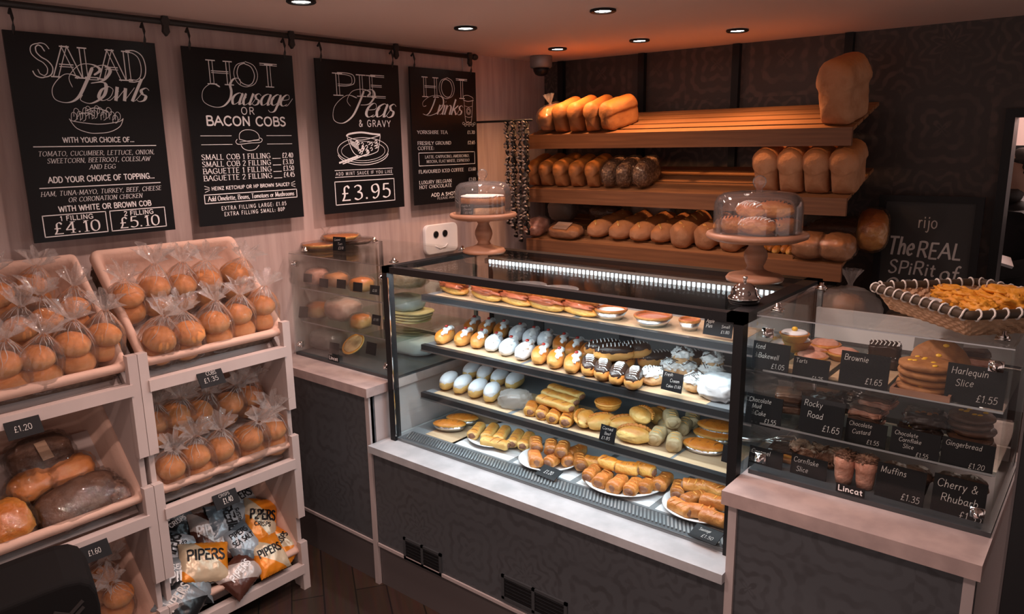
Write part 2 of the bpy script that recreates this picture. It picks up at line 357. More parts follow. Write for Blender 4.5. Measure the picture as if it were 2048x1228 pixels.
# ---------------------------------------------------------------- lettering: strokes drawn with a pen
G = {
'A': (80, '0,0 40,100|40,100 80,0|17,38 63,38'), 'B': (66, '10,0 10,100|~10,100 40,100 55,90 55,64 40,54 10,53|~10,53 45,53 63,42 63,12 45,0 10,0'),
'C': (75, '~72,80 58,96 38,101 15,85 5,50 15,15 38,-1 58,4 73,20'), 'D': (76, '10,0 10,100|~10,100 40,100 64,84 72,50 64,16 40,0 10,0'),
'E': (60, '10,0 10,100|10,100 56,100|10,52 46,52|10,0 58,0'), 'F': (56, '10,0 10,100|10,100 54,100|10,52 44,52'),
'G': (80, '~72,82 58,97 38,101 15,85 5,50 15,15 38,-1 60,3 74,14|74,14 74,44|74,44 48,44'), 'H': (78, '10,0 10,100|68,0 68,100|10,52 68,52'),
'I': (26, '13,0 13,100'), 'J': (50, '~40,100 40,50 40,16 26,-1 8,3 4,18'), 'K': (74, '10,0 10,100|66,100 12,45|28,60 70,0'), 'L': (58, '10,0 10,100|10,0 56,0'),
'M': (94, '10,0 14,100|14,100 47,10|47,10 80,100|80,100 84,0'), 'N': (80, '10,0 10,100|10,100 68,0|68,0 68,100'), 'O': (84, '~42,101 16,87 5,50 16,13 42,-1 68,13 79,50 68,87 42,101'),
'P': (62, '10,0 10,100|~10,100 40,100 58,90 58,60 40,49 10,48'), 'R': (70, '10,0 10,100|~10,100 40,100 58,90 58,62 40,51 10,50|36,50 68,0'),
'S': (60, '~52,84 42,98 26,101 10,92 8,74 22,58 42,46 54,28 48,8 30,-1 12,4 5,18'), 'T': (68, '34,0 34,100|2,100 66,100'), 'U': (76, '~10,100 10,40 16,10 38,-1 60,10 66,40 66,100'),
'V': (76, '0,100 38,0|38,0 76,100'), 'W': (104, '0,100 26,0|26,0 52,92|52,92 78,0|78,0 104,100'), 'X': (74, '4,0 70,100|4,100 70,0'), 'Y': (72, '0,100 36,48|36,48 72,100|36,48 36,0'), 'Z': (66, '6,100 62,100|62,100 6,0|6,0 64,0'),
'0': (60, '~30,101 10,85 4,50 10,15 30,-1 50,15 56,50 50,85 30,101'), '1': (40, '8,82 24,100|24,100 24,0'), '2': (58, '~6,76 14,96 32,101 50,88 48,64 28,34 5,0|5,0 56,0'),
'3': (56, '~6,88 24,101 46,92 46,68 24,54|~24,54 50,44 52,14 28,-1 4,10'), '4': (62, '46,0 46,100|46,100 4,30|4,30 60,30'), '5': (56, '48,100 14,100|14,100 10,56|~10,56 30,64 52,48 50,14 28,-1 4,8'),
'6': (58, '~48,92 32,101 12,80 4,40 14,6 32,-1 52,14 50,46 30,58 8,40'), '7': (58, '4,100 56,100|56,100 22,0'), '8': (60, '~30,54 12,66 10,90 30,101 50,90 48,66 30,54 8,40 6,12 30,-1 54,12 52,40 30,54'),
'9': (58, '~10,8 28,-1 48,20 54,60 46,94 28,101 8,86 10,54 30,42 52,60'), '£': (60, '~52,84 38,101 22,88 20,60 20,30 8,0|4,0 56,0|6,48 42,48'),
'.': (22, '10,0 10,9'), ',': (22, '12,8 6,-16'), ':': (22, '10,4 10,14|10,46 10,56'), '-': (40, '4,40 34,40'), "'": (18, '8,80 8,100'), '?': (52, '~4,80 20,101 44,90 44,68 24,48 24,28|24,0 24,8'),
'&': (76, '~70,0 30,56 18,80 30,100 46,86 40,66 10,36 12,8 34,-1 60,20 70,44'), '(': (30, '~24,110 8,70 8,30 24,-10'), ')': (30, '~6,110 22,70 22,30 6,-10'), '_': (60, '0,0 60,0'),
'a': (56, '~46,52 30,61 10,48 6,24 18,2 34,6 46,26|~47,60 46,20 51,2 58,4'), 'b': (54, '8,100 8,0|~8,10 28,-1 48,16 48,44 30,60 8,42'), 'c': (50, '~46,50 28,61 8,40 8,14 26,-1 46,10'), 'd': (54, '~46,42 28,60 8,40 8,14 26,-1 46,20|48,100 48,0'),
'e': (50, '~6,30 44,36 40,56 24,61 8,42 8,14 26,-1 46,10'), 'f': (36, '~42,92 30,101 20,86 20,40 20,0|4,58 38,58'), 'g': (54, '~46,50 28,61 8,42 10,14 28,2 46,20|~47,60 47,0 42,-30 22,-36 6,-24'), 'h': (54, '8,100 8,0|~8,36 26,60 44,48 46,0'),
'i': (20, '10,60 10,0|10,78 10,86'), 'j': (24, '~16,60 16,-10 6,-34 -8,-28|16,78 16,86'), 'k': (48, '8,100 8,0|42,60 10,26|20,34 46,0'), 'l': (18, '9,100 9,0'), 'm': (84, '8,60 8,0|~8,36 24,60 40,46 40,0|~40,36 58,60 74,46 76,0'),
'n': (54, '8,60 8,0|~8,36 26,60 44,46 46,0'), 'o': (54, '~28,61 8,46 8,14 28,-1 48,14 48,46 28,61'), 'p': (54, '8,60 8,-36|~8,44 28,60 48,44 48,16 28,-1 8,16'), 'q': (54, '48,60 48,-36|~48,44 28,60 8,44 8,16 28,-1 48,16'),
'r': (36, '8,60 8,0|~8,36 20,58 36,56'), 's': (42, '~38,50 22,61 8,50 18,34 34,24 34,6 18,-1 4,8'), 't': (36, '~18,86 18,20 26,0 36,6|4,58 34,58'), 'u': (54, '~8,60 8,20 22,-1 40,12 46,30|46,60 46,0'), 'v': (48, '4,60 24,0|24,0 44,60'),
'w': (72, '4,60 20,0|20,0 36,56|36,56 52,0|52,0 68,60'), 'x': (48, '4,60 44,0|44,60 4,0'), 'y': (50, '4,60 24,4|46,60 14,-36'), 'z': (46, '4,60 42,60|42,60 4,0|4,0 44,0'), ' ': (34, ''),
# copperplate letters for the big menu words
'\u0001': (104, '~20,40 6,70 26,104 60,108 84,94 70,78|~62,100 54,60 40,12 14,-4 -20,6 -30,40 -6,76 34,70|~62,100 92,108 112,92 98,64 66,54|~66,54 104,56 108,20 78,-4 48,4 50,20'),   # B
'\u0002': (90, '~96,84 88,104 64,104 52,82 62,56 62,26 38,-2 -4,-4 -46,16 -54,56 -24,82 12,70'),                                            # S
'\u0003': (94, '~20,44 0,66 14,100 56,110 92,100 84,84|~64,104 54,56 36,6 0,-20 -40,-6 -46,44 -6,84 40,76|~64,104 98,110 116,88 100,56 62,50'),  # P
'\u0004': (96, '~50,94 46,52 36,12 20,-2 0,4|~8,50 -8,46 -16,70 12,100 54,110 92,98 106,58 86,16 40,-5 0,4'),                                     # D
}
def crom(pts, k=6):
    out = []; n = len(pts)
    for i in range(n-1):
        p0, p1, p2, p3 = pts[max(i-1, 0)], pts[i], pts[i+1], pts[min(i+2, n-1)]
        for t in range(k):
            s = t/k; out.append(tuple(.5*((2*p1[a])+(p2[a]-p0[a])*s+(2*p0[a]-5*p1[a]+4*p2[a]-p3[a])*s*s+(-p0[a]+3*p1[a]-3*p2[a]+p3[a])*s**3) for a in (0, 1)))
    return out+[pts[-1]]
STY = {'sans': (.19, .19, 0), 'cond': (.13, .13, 0), 'serif': (.16, .055, .30), 'light': (.12, .045, .30), 'hand': (.075, .075, 0), 'script': (.15, .026, None), 'scap': (.105, .020, None), 'brush': (.15, .09, .7), 'out': (.17, .045, .25), 'rijo': (.09, .09, 0)}
def stroke(bm, pts, T, t, ang, XF, smooth):
    def wd(dx, dy):
        l = math.hypot(dx, dy) or 1
        if ang is None: return (t+(T-t)*max(0, -dy/l)**1.3)/2       # a pointed pen swells on the way down
        return (t+(T-t)*abs(dx/l*math.sin(ang)-dy/l*math.cos(ang)))/2
    n = len(pts); rows = []
    for i, p in enumerate(pts):
        a, b = pts[max(i-1, 0)], pts[min(i+1, n-1)]; dx, dy = b[0]-a[0], b[1]-a[1]; l = math.hypot(dx, dy) or 1; wv = wd(dx, dy)
        if smooth and T != t and i in (0, n-1): wv *= .5
        ex = 0 if smooth else (-1 if i == 0 else 1)*min(T, t)*.3
        q = (p[0]+dx/l*ex, p[1]+dy/l*ex); nx, ny = -dy/l*wv, dx/l*wv
        rows.append((bm.verts.new(XF(q[0]+nx, q[1]+ny)), bm.verts.new(XF(q[0]-nx, q[1]-ny))))
    for i in range(n-1):
        try: bm.faces.new((rows[i][0], rows[i][1], rows[i+1][1], rows[i+1][0]))
        except ValueError: pass
def width(text, track=.12): return sum(G[c][0]/100+track for c in text)-track
NST = [0]
def write(bm, text, x0, x1, y, h, style='sans', slant=0, track=.12, fit=True, jit=0, rise=0, y_off=-.0006):
    """text between x0 and x1 on the local XZ plane, baseline z=y, capital height h (facing -y)"""
    W = width(text, track); sx = (x1-x0)/W if fit else h
    if not fit: x0 = (x0+x1)/2-W*h/2
    T, t, ang = STY[style]; pen = 0
    asp = sx/h
    for ch in text:
        gw, st = G[ch]; jy = rnd.uniform(-jit, jit); 
        for s in st.split('|'):
            if not s: continue
            sm = s[0] == '~'; pts = [tuple(float(q)/100 for q in p.split(',')) for p in s.lstrip('~').split()]
            if sm: pts = crom(pts)
            pts = [((px+pen+py*slant)*asp, py+jy) for px, py in pts]
            NST[0] = (NST[0]+1) % 24; yk = y_off-NST[0]*1.6e-5
            XF = lambda a, b, yk=yk: Vector((x0+a*h, yk, y+b*h+rise*(a*h)/max(x1-x0, 1e-6)))
            if style == 'out':
                L, Rr = [], []; n = len(pts)
                for i, p in enumerate(pts):
                    a, b = pts[max(i-1, 0)], pts[min(i+1, n-1)]; dx, dy = b[0]-a[0], b[1]-a[1]; l = math.hypot(dx, dy) or 1
                    wv = (t+(T-t)*abs(dx/l*math.sin(ang)-dy/l*math.cos(ang)))/2; nx, ny = -dy/l*wv, dx/l*wv
                    L.append((p[0]+nx, p[1]+ny)); Rr.append((p[0]-nx, p[1]-ny))
                X2 = lambda a, b: XF(a, b)+Vector((0, -8e-6, 0))
                stroke(bm, L, .036, .036, 0, XF, sm); stroke(bm, Rr, .028, .028, 0, X2, sm)
            else: stroke(bm, pts, T, t, ang, XF, sm)
            if style in ('serif', 'light', 'out') and not sm:
                for (px, py), (qx, qy) in ((pts[0], pts[-1]), (pts[-1], pts[0])):
                    if abs(qy-py) > .6 and (py-jy < .02 or py-jy > .98 or (ch.islower() and abs(py-jy-.6) < .02)):
                        stroke(bm, [(px-.15*asp, py), (px+.15*asp, py)], .045, .045, 0, lambda a, b: XF(a, b)+Vector((0, -1.2e-5 if py-jy > .5 else -2e-5, 0)), False)
        if style == 'script' and ch not in 'ws ':
            pts = crom([((px+pen+py*slant)*asp, py) for px, py in ((gw/100-.12, .01), (gw/100+.02, .04), (gw/100+track+.16, .42))])
            stroke(bm, pts, .026, .026, 0, lambda a, b: XF(a, b)+Vector((0, -2.4e-5, 0)), True)
        pen += gw/100+track
def line2(bm, pts, w, y_off=-.0006, smooth=False):
    NST[0] = (NST[0]+1) % 24; y_off -= NST[0]*1.6e-5
    pts = [tuple(p) for p in pts]
    if smooth: pts = crom(pts)
    XF = lambda a, b: Vector((a, y_off, b))
    if smooth: stroke(bm, pts, w, w, 0, XF, True)
    else:
        for a, b in zip(pts, pts[1:]): stroke(bm, [a, b], w, w, 0, XF, False)
# ================================================================ the setting
struct('floor', bx(XL-.1, 3.2, -1.2, 5.6, -.05, 0), 'floor')
struct('ceiling', bx(XL-.1, 3.2, -1.2, 5.6, ZC, ZC+.06), 'ceil')
struct('wall_left', bx(XL-.1, XL, -1.2, YB+.1, 0, ZC), 'wall')
DX0, DX1, DZ = -.415, .55, 1.80        # doorway in the back wall
bm = nb(); box(bm, XL, DX0, YB, YB+.1, 0, ZC); box(bm, DX0, DX1, YB, YB+.1, DZ, ZC); box(bm, DX1, 3.2, YB, YB+.1, 0, ZC)
struct('wall_back', bm, 'backpat')
bm = nb(); box(bm, DX0-.012, DX0+.022, YB-.02, YB+.11, 0, DZ-.03); box(bm, DX1-.022, DX1, YB-.02, YB+.11, 0, DZ-.03); box(bm, DX0-.012, DX1, YB-.02, YB+.11, DZ-.03, DZ+.004)
struct('door_1', bm, 'black')
bm = nb(); box(bm, -1.2, 1.6, 5.45, 5.5, 0, 1.62); struct('wall_far', bm, 'fargrey')
bm = nb(); box(bm, -1.2, 1.6, 5.45, 5.5, 1.62, ZC); struct('wall_far_upper', bm, 'farwall')
bm = nb(); box(bm, -.62, -.60, 5.43, 5.45, 1.5, 2.1); box(bm, -1.1, .4, 5.425, 5.45, 1.60, 1.64); struct('trim_2', bm, 'black')
struct('wall_side_room', bx(-1.25, -1.2, YB+.1, 5.5, 0, ZC), 'fargrey')
struct('trim_1', bx(XL, XL+.008, 2.945, 3.0, 1.3, ZC), 'strip')

# room lamps: recessed downlights; the row over the bread is warmer
def downlight(x, y, warm, label):
    o = thing('ceiling_downlight', label, 'light', (x, y, ZC), group='recessed ceiling downlights')
    bm = nb(); lathe(bm, [(.030, -.001), (.046, -.001), (.047, -.007), (.043, -.010), (.031, -.008)], 28, cap=(False, False))
    obj('trim_ring', bm, 'black', o, True)
    bm = nb(); lathe(bm, [(.0305, -.0008), (.0305, -.0045), (.02, -.0055), (.001, -.006)], 24); obj('lens', bm, 'lens', o, True)
    ld = bpy.data.lights.new('downlight_beam', 'SPOT'); ld.energy = ORANGE_W if warm else PINK_W; ld.color = LAMP_ORANGE if warm else LAMP_PINK
    ld.spot_size = math.radians(125 if warm else 140); ld.spot_blend = .7; ld.shadow_soft_size = .03
    lo = bpy.data.objects.new('downlight_beam', ld); COL.objects.link(lo); lo.parent = o; lo.location = (0, 0, -.02)
    return o
for i, px in enumerate(((1115, 96), (1279, 79), (1475, 59))):
    p = atz(*px, ZC); downlight(p.x, p.y, True, nth(i, 3)+' of three black-ringed downlights in the row above the bread shelves')
for px, l in (((931, 54), 'black-ringed ceiling downlight near the end of the menu rail'), ((1206, 19), 'black-ringed ceiling downlight in front of the bread-shelf row, above the main glass case'), ((602, 0), 'ceiling downlight cut by the top edge above the sausage menu board')):
    p = atz(*px, ZC); downlight(p.x, p.y, False, l)
for x, y in ((-1.45, 1.45), (-.75, 1.5), (-1.3, .6), (-.5, .5)):  # added unseen downlights, a pinkish fill for the walls
    downlight(x, y, False, 'added black-ringed fill downlight over the shop floor, out of the picture')
# added point light without a fixture, brightening the next room
ld = bpy.data.lights.new('far_room_fill', 'POINT'); ld.energy = 28; ld.color = (1, .75, .68); ld.shadow_soft_size = .1
lo = bpy.data.objects.new('far_room_fill', ld); COL.objects.link(lo); lo.location = (-.1, 4.9, 2.0)

cam_o = thing('dome_camera', 'grey dome security camera on the ceiling above the left end of the bread shelves', 'camera', tuple(atz(1082, 112, ZC)))
bm = nb(); lathe(bm, [(.058, 0), (.060, -.006), (.060, -.055), (.052, -.062), (.02, -.062)], 32); obj('housing', bm, 'greym', cam_o, True)
bm = nb(); lathe(bm, [(.043, -.062), (.041, -.078), (.032, -.094), (.018, -.102), (.001, -.104)], 28); obj('dome', bm, 'black', cam_o, True)

# ================================================================ counter
def counter(name, label, x0, x1, zt, lz, lx0, lx1, end_strip=None, lm='ledge'):
    o = thing(name, label, 'counter', ((x0+x1)/2, YP, 0)); cx = (x0+x1)/2
    obj('front_panel', bx(x0-cx, x1-cx, 0, .018, .18, lz), 'panel', o)
    obj('body', bx(x0-cx, x1-cx, .02, .69, .0, lz), 'strip', o)
    obj('kickboard', bx(x0-cx, x1-cx, .006, .018, 0, .168), 'kick', o)
    obj('bead', bx(x0-cx, x1-cx, -.006, .012, .168, .18), 'strip', o, bevel=.002)
    obj('ledge', bx(lx0-cx, lx1-cx, -.028, .69, lz, zt), lm, o, bevel=.003)
    for e in (end_strip or []):
        obj('corner_strip', bx(e-cx-.011, e-cx+.011, -.009, .012, 0, lz), 'strip', o, bevel=.002)
    return o
cl = counter('counter_unit', 'left raised counter block beside the bread racks with pink stone ledge', XL+.004, -2.115, .82, .785, XL+.004, -2.10, end_strip=[-2.126])
cm = counter('counter_unit', 'low middle counter with long cool-lit ledge and two vent grilles under the lit case', -2.113, -.702, .595, .567, -2.11, -.70, lm='ledge_cool')
cr = counter('counter_unit', 'right raised counter block with pink stone ledge under the cake case', -.70, -.152, .83, .793, -.712, -.143, end_strip=[-.689, -.164])
for px, wv in (((846, 1112), .20), ((1068, 1200), .27)):
    p = aty(*px, YP); cxm = cm.location.x
    bm = nb(); w2, h2 = wv/2, .045
    box(bm, -w2, w2, -.006, 0, h2-.01, h2); box(bm, -w2, w2, -.006, 0, -h2, -h2+.01); box(bm, -w2, -w2+.012, -.006, 0, -h2, h2); box(bm, w2-.012, w2, -.006, 0, -h2, h2); box(bm, -.006, .006, -.006, 0, -h2, h2)
    v = obj('vent_grille', bm, 'greyd', cm, loc=(p.x-cxm, 0, p.z))
    bm = nb()
    for i in range(6):
        z = -h2+.017+i*.0125
        box(bm, -w2+.012, w2-.012, -.004, 0, z-.003, z+.003, Matrix.Translation((0, -.001, 0)))
    obj('louvres', bm, 'black', v)

# ================================================================ glass cases
def clip(parent, x, y, z, rot=(0, 0, 0)):
    bm = nb(); lathe(bm, [(.012, 0), (.012, .006), (.006, .009), (.006, .016), (.001, .017)], 14); box(bm, -.014, .014, -.012, .012, -.004, .001)
    return obj('clip', bm, 'chrome', parent, True, loc=(x, y, z), rot=rot)
CY0, CY1 = 1.78, 2.40
mcx = -1.397
mc = thing('display_case', 'big black-framed glass case lit cool white, in the middle, full of buns and pastries', 'display case', (mcx, CY0, .595))
X0, X1, D, Hm = -2.085-mcx, -.715-mcx, CY1-CY0, ZT-.595
obj('glass_pane', bx(X0+.02, X1-.02, .004, .010, .012, Hm-.03), 'glass', mc)
obj('glass_pane', bx(X0+.004, X0+.010, .03, D-.02, .012, Hm-.03), 'glass', mc)
obj('glass_pane', bx(X1-.010, X1-.004, .03, D-.02, .012, Hm-.03), 'glass', mc)
obj('top_pane', bx(X0+.03, X1-.03, .035, D-.03, Hm-.008, Hm-.001), 'glass', mc)
bm = nb(); f = .032
box(bm, X0, X0+f*.8, 0, f, 0, Hm); box(bm, X1-f*.8, X1, 0, f, 0, Hm)
box(bm, X0, X1, 0, .030, Hm-.024, Hm); box(bm, X0, X0+.040, 0, D, Hm-.020, Hm); box(bm, X1-.045, X1, 0, D, Hm-.028, Hm); box(bm, X0, X1, D-.05, D, Hm-.028, Hm)
box(bm, X0, X0+.02, D-.03, D, 0, Hm); box(bm, X1-.02, X1, D-.03, D, 0, Hm)
obj('frame', bm, 'black', mc, bevel=.0025)
bm = nb(); box(bm, X0+.028, X0+.031, .0005, .004, .02, Hm-.04); obj('edge_trim', bm, 'chrome', mc)
bm = nb(); box(bm, X0+.01, X1-.01, .012, D-.03, 0, .012); obj('deck', bm, 'greym', mc, bevel=.002)
bm = nb(); box(bm, X0+.03, X1-.03, D-.034, D-.03, .012, Hm-.03)
obj('back_panel', bm, 'greym', mc)
bm = nb(); box(bm, X0+.25, X0+.30, D-.04, D-.034, .012, Hm-.03); box(bm, -.03, .03, D-.042, D-.034, .012, Hm-.03); box(bm, X1-.30, X1-.25, D-.04, D-.034, .012, Hm-.03); obj('door_rail', bm, 'greyd', mc)
bm = nb()
for i in range(100):
    x = X0+.05+i*(X1-X0-.1)/99; a = Matrix.Translation((x, .050, .0135)) @ Matrix.Rotation(.5, 4, 'Z'); box(bm, -.0028, .0028, -.030, .030, 0, .004, a)
obj('grille', bm, 'steel', mc)
bm = nb(); box(bm, X0+.03, X1-.03, .014, .090, .0122, .0128); obj('grille_slot', bm, 'greyd', mc)
SHELF = [(1.145, 1.925, .41), (.952, 1.912, .43), (.763, 1.90, .44)]
for zs, ys, dp in SHELF:
    bm = nb(); box(bm, X0+.055, X1-.02, ys-CY0+.02, ys-CY0+dp, zs-.595-.012, zs-.595); s = obj('shelf', bm, 'greym', mc, bevel=.002)
    bm = nb(); box(bm, X0+.05, X1-.015, ys-CY0, ys-CY0+.022, zs-.595-.024, zs-.595+.001); obj('shelf_edge', bm, 'nose', s, bevel=.003)
    bm = nb(); box(bm, X0+.05, X1-.015, ys-CY0-.003, ys-CY0, zs-.595-.024, zs-.595-.019); obj('price_channel', bm, 'steel', s)
lb = obj('light_bar', bx(X0+.06, X1-.03, D-.12, D-.075, Hm-.05, Hm-.03), 'greym', mc)
bm = nb()
for i in range(70):
    x = X0+.09+i*(X1-X0-.15)/69; box(bm, x-.0045, x+.0045, D-.122, D-.119, Hm-.047, Hm-.033)
obj('led_strip', bm, 'ledm', lb)
def strip_light(name, loc, sx, energy, rot, col=LED_COOL, sy=.02):
    ld = bpy.data.lights.new(name, 'AREA'); ld.shape = 'RECTANGLE'; ld.size = sx; ld.size_y = sy; ld.energy = energy; ld.color = col
    lo = bpy.data.objects.new(name, ld); COL.objects.link(lo); lo.parent = mc; lo.location = loc; lo.rotation_euler = rot
# added strip lights under front rail and shelf noses brighten the trays and ledge
strip_light('front_rail_fill', (0, .045, Hm-.034), 1.25, LED_W*2.6, (-.3, 0, 0))
for zs, ys, dp in SHELF: strip_light('shelf_nose_fill', (0, ys-CY0+.03, zs-.595-.02), 1.22, LED_W*.5, (.05, 0, 0))

def side_case(label, x0, x1, y0, y1, zb):
    cx = (x0+x1)/2; o = thing('display_case', label, 'display case', (cx, y0, zb)); a, b, d, h = x0-cx, x1-cx, y1-y0, ZT-zb
    obj('glass_pane', bx(a, b, 0, .006, .004, h-.008), 'glass', o)
    obj('glass_pane', bx(a, a+.006, .008, d, .004, h-.008), 'glass', o); obj('glass_pane', bx(b-.006, b, .008, d, .004, h-.008), 'glass', o)
    obj('top_pane', bx(a, b, 0, d, h-.007, h), 'glass', o)
    for z in (.965, 1.112):
        g_ = obj('glass_shelf', bx(a+.01, b-.01, .035, d-.03, z-zb-.006, z-zb), 'gshelf', o); obj('edge_highlight', bx(a+.01, b-.01, .0335, .035, z-zb-.006, z-zb-.001), 'steel', g_)  # thin steel strip added as the bright highlight along the glass edge
    obj('edge_highlight', bx(a, b, -.0015, 0, h-.010, h-.007), 'steel', o)  # added highlight strip for the top pane's front edge
    obj('base_tray', bx(a, b, -.004, d, 0, .012), 'greyd', o, bevel=.003)
    bm = nb(); box(bm, a+.01, b-.01, d-.012, d, .012, .05); obj('rear_rail', bm, 'strip', o)
    for x in (a+.012, b-.012): obj('rear_post', bx(x-.007, x+.007, d-.012, d, .012, h-.008), 'steel', o)
    for x in (a+.03, b-.03):
        for z, r in ((.05, PI/2), (h-.05, PI/2)): clip(o, x, -.001, z, (r, 0, 0))
        clip(o, x, .06, h, (0, 0, 0)); clip(o, x, d-.06, h, (0, 0, 0))
    return o
lc = side_case('left frameless glass case against the menu wall with bagged breads', -2.72, -2.10, 1.82, 2.32, .82)
rc = side_case('right frameless glass case of cakes and slices with black name cards', -.70, -.147, 1.83, 2.30, .83)
for o, px in ((lc, (669, 717)), (rc, (1700, 993))):
    p = aty(*px, o.location.y); bw = .030
    bd = obj('badge', bx(-bw-.003, bw+.003, -.003, 0, -.011, .011), 'black', o, loc=(p.x-o.location.x, -.002, .027))
    bm = nb(); write(bm, 'Lincat', -bw+.002, bw-.002, -.006, .014, 'sans', y_off=-.0036); obj('badge_lettering', bm, 'white', bd)

# ================================================================ menu boards on the rail
SX = -2.69; K = 2.69/2.62; SW, SH, SZ = .462, .648, 1.412
def U(u): return -SW/2+u*SW
def V(v): return (1-v)*SH
def wr(bm, t, u0, u1, v, h, st='sans', **k): write(bm, t, U(u0), U(u1), V(v), h*SH, st, **k)
def bxl(bm, u0, u1, v0, v1, w=.0022):
    line2(bm, [(U(u0), V(v0)), (U(u1), V(v0)), (U(u1), V(v1)), (U(u0), V(v1)), (U(u0), V(v0))], w)
def hl(bm, u0, u1, v, w=.002): line2(bm, [(U(u0), V(v)), (U(u1), V(v))], w)
def cur(bm, pts, w=.0022): line2(bm, [(U(a), V(b)) for a, b in pts], w, smooth=True)
def board(y0, label):
    o = thing('menu_board', label, 'sign', (SX, (y0+SW/2), SZ), (0, 0, PI/2), 'hanging black menu boards')
    obj('panel', bx(-SW/2, SW/2, 0, .008, 0, SH), 'board', o, bevel=.0015)
    for x in (-SW/2+.03, SW/2-.035):
        bm = nb(); tube(bm, [(x, .004, SH-.012), (x, -.004, SH+.01), (x, -.006, SH+.035), (x, .004, SH+.062), (x, .016, SH+.05)], .0045, 8); obj('hook', bm, 'iron', o, True)
    return o
ys = [.868, 1.426, 1.998, 2.530]
# salad board
b1 = board(ys[0], 'large black menu board headed SALAD Bowls, first fully seen from the left')
bm = nb(); wr(bm, 'SALAD', .15, .90, .20, .145, 'out', track=.1); obj('heading_lettering', bm, 'white', b1)
bm = nb(); wr(bm, '\u0001', .30, .56, .315, .17, 'scap', slant=.3); wr(bm, 'owls', .52, .88, .305, .115, 'script', slant=.45, track=.0); obj('script_lettering', bm, 'white', b1)
bm = nb(); cur(bm, [(.33, .40), (.37, .445), (.45, .468), (.52, .47), (.60, .462), (.67, .435), (.70, .395)]); cur(bm, [(.33, .40), (.36, .412), (.52, .425), (.66, .412), (.70, .395)])
for i in range(16):
    a = .365+.30*i/15; c = .388-.015*math.sin(i*1.7)-.022*math.sin(PI*i/15)
    cur(bm, [(a-.022, c+.02), (a-.016, c-.012), (a, c-.02), (a+.016, c-.008), (a+.012, c+.014), (a-.005, c+.022)], .0017)
cur(bm, [(.45, .36), (.50, .345), (.56, .352), (.60, .365)], .003); cur(bm, [(.40, .375), (.46, .37), (.5, .385)], .003)
obj('salad_drawing', bm, 'white', b1)
bm = nb()
wr(bm, 'WITH YOUR CHOICE OF...', .27, .76, .515, .024, 'sans'); hl(bm, .08, .92, .535, .003)
for t, a, b, v in (('TOMATO, CUCUMBER, LETTUCE, ONION,', .10, .90, .58), ('SWEETCORN, BEETROOT, COLESLAW', .15, .86, .615), ('AND EGG', .42, .60, .65)): wr(bm, t, a, b, v, .022, 'light', slant=.2)
wr(bm, 'ADD YOUR CHOICE OF TOPPING...', .14, .88, .71, .027, 'sans'); hl(bm, .08, .92, .735, .003)
for t, a, b, v in (('HAM, TUNA-MAYO, TURKEY, BEEF, CHEESE', .08, .92, .775), ('OR CORONATION CHICKEN', .25, .77, .81)): wr(bm, t, a, b, v, .022, 'light', slant=.2)
wr(bm, 'WITH WHITE OR BROWN COB', .18, .83, .855, .026, 'sans'); obj('body_lettering', bm, 'white', b1)
bm = nb(); bxl(bm, .07, .49, .87, .975, .003); bxl(bm, .52, .93, .87, .975, .003)
wr(bm, '1 FILLING', .18, .40, .90, .022, 'sans'); wr(bm, '2 FILLING', .62, .84, .90, .022, 'sans'); wr(bm, '£4.10', .13, .44, .964, .055, 'serif'); wr(bm, '£5.10', .58, .88, .964, .055, 'serif'); obj('price_lettering', bm, 'white', b1)
# sausage board
b2 = board(ys[1], 'black menu board headed HOT Sausage OR BACON COBS with a drawn burger')
bm = nb(); wr(bm, 'HOT', .20, .84, .195, .13, 'out', track=.1); obj('heading_lettering', bm, 'white', b2)
bm = nb(); wr(bm, '\u0002', .22, .41, .315, .15, 'scap', slant=.3); wr(bm, 'ausage', .36, .91, .305, .11, 'script', slant=.45, track=.0); obj('script_lettering', bm, 'white', b2)
bm = nb(); wr(bm, 'OR', .46, .58, .36, .04, 'cond', track=.3); wr(bm, 'BACON COBS', .14, .88, .425, .05, 'sans'); obj('sub_lettering', bm, 'white', b2)
bm = nb(); cur(bm, [(.42, .505), (.425, .475), (.46, .455), (.51, .45), (.56, .455), (.60, .475), (.605, .505), (.55, .512), (.5, .518), (.42, .505)]); cur(bm, [(.40, .505), (.385, .52), (.41, .535), (.51, .528), (.61, .525), (.635, .508), (.615, .498)]); cur(bm, [(.43, .54), (.45, .56), (.50, .572), (.56, .565), (.60, .54)]); cur(bm, [(.42, .522), (.51, .515), (.61, .512)], .0016)
hl(bm, .08, .35, .485); hl(bm, .08, .35, .535); hl(bm, .68, .93, .485); hl(bm, .68, .93, .535); obj('burger_drawing', bm, 'white', b2)
bm = nb()
for t, p, v in (('SMALL COB 1 FILLING', '£2.40', .62), ('SMALL COB 2 FILLING', '£3.10', .66), ('BAGUETTE 1 FILLING', '£3.50', .70), ('BAGUETTE 2 FILLING', '£4.45', .74)):
    wr(bm, t, .07, .70, v, .029, 'serif'); hl(bm, .72, .80, v+.003, .0025); wr(bm, p, .82, .93, v, .029, 'serif')
wr(bm, 'HEINZ KETCHUP OR HP BROWN SAUCE?', .13, .87, .795, .019, 'sans', track=.16)
for s in (-1, 1):
    for dy in (-.012, 0, .012): line2(bm, [(U(.5+s*.39), V(.787+dy*.6)), (U(.5+s*.43), V(.787+dy*1.5))], .002)
bxl(bm, .06, .94, .82, .87, .003); wr(bm, 'Add Omelette, Beans, Tomatoes or Mushrooms', .09, .91, .857, .027, 'serif', track=.1)
wr(bm, 'EXTRA FILLING LARGE: £1.05', .20, .82, .915, .022, 'cond', track=.35); wr(bm, 'EXTRA FILLING SMALL: 80P', .22, .80, .95, .022, 'cond', track=.35); obj('body_lettering', bm, 'white', b2)
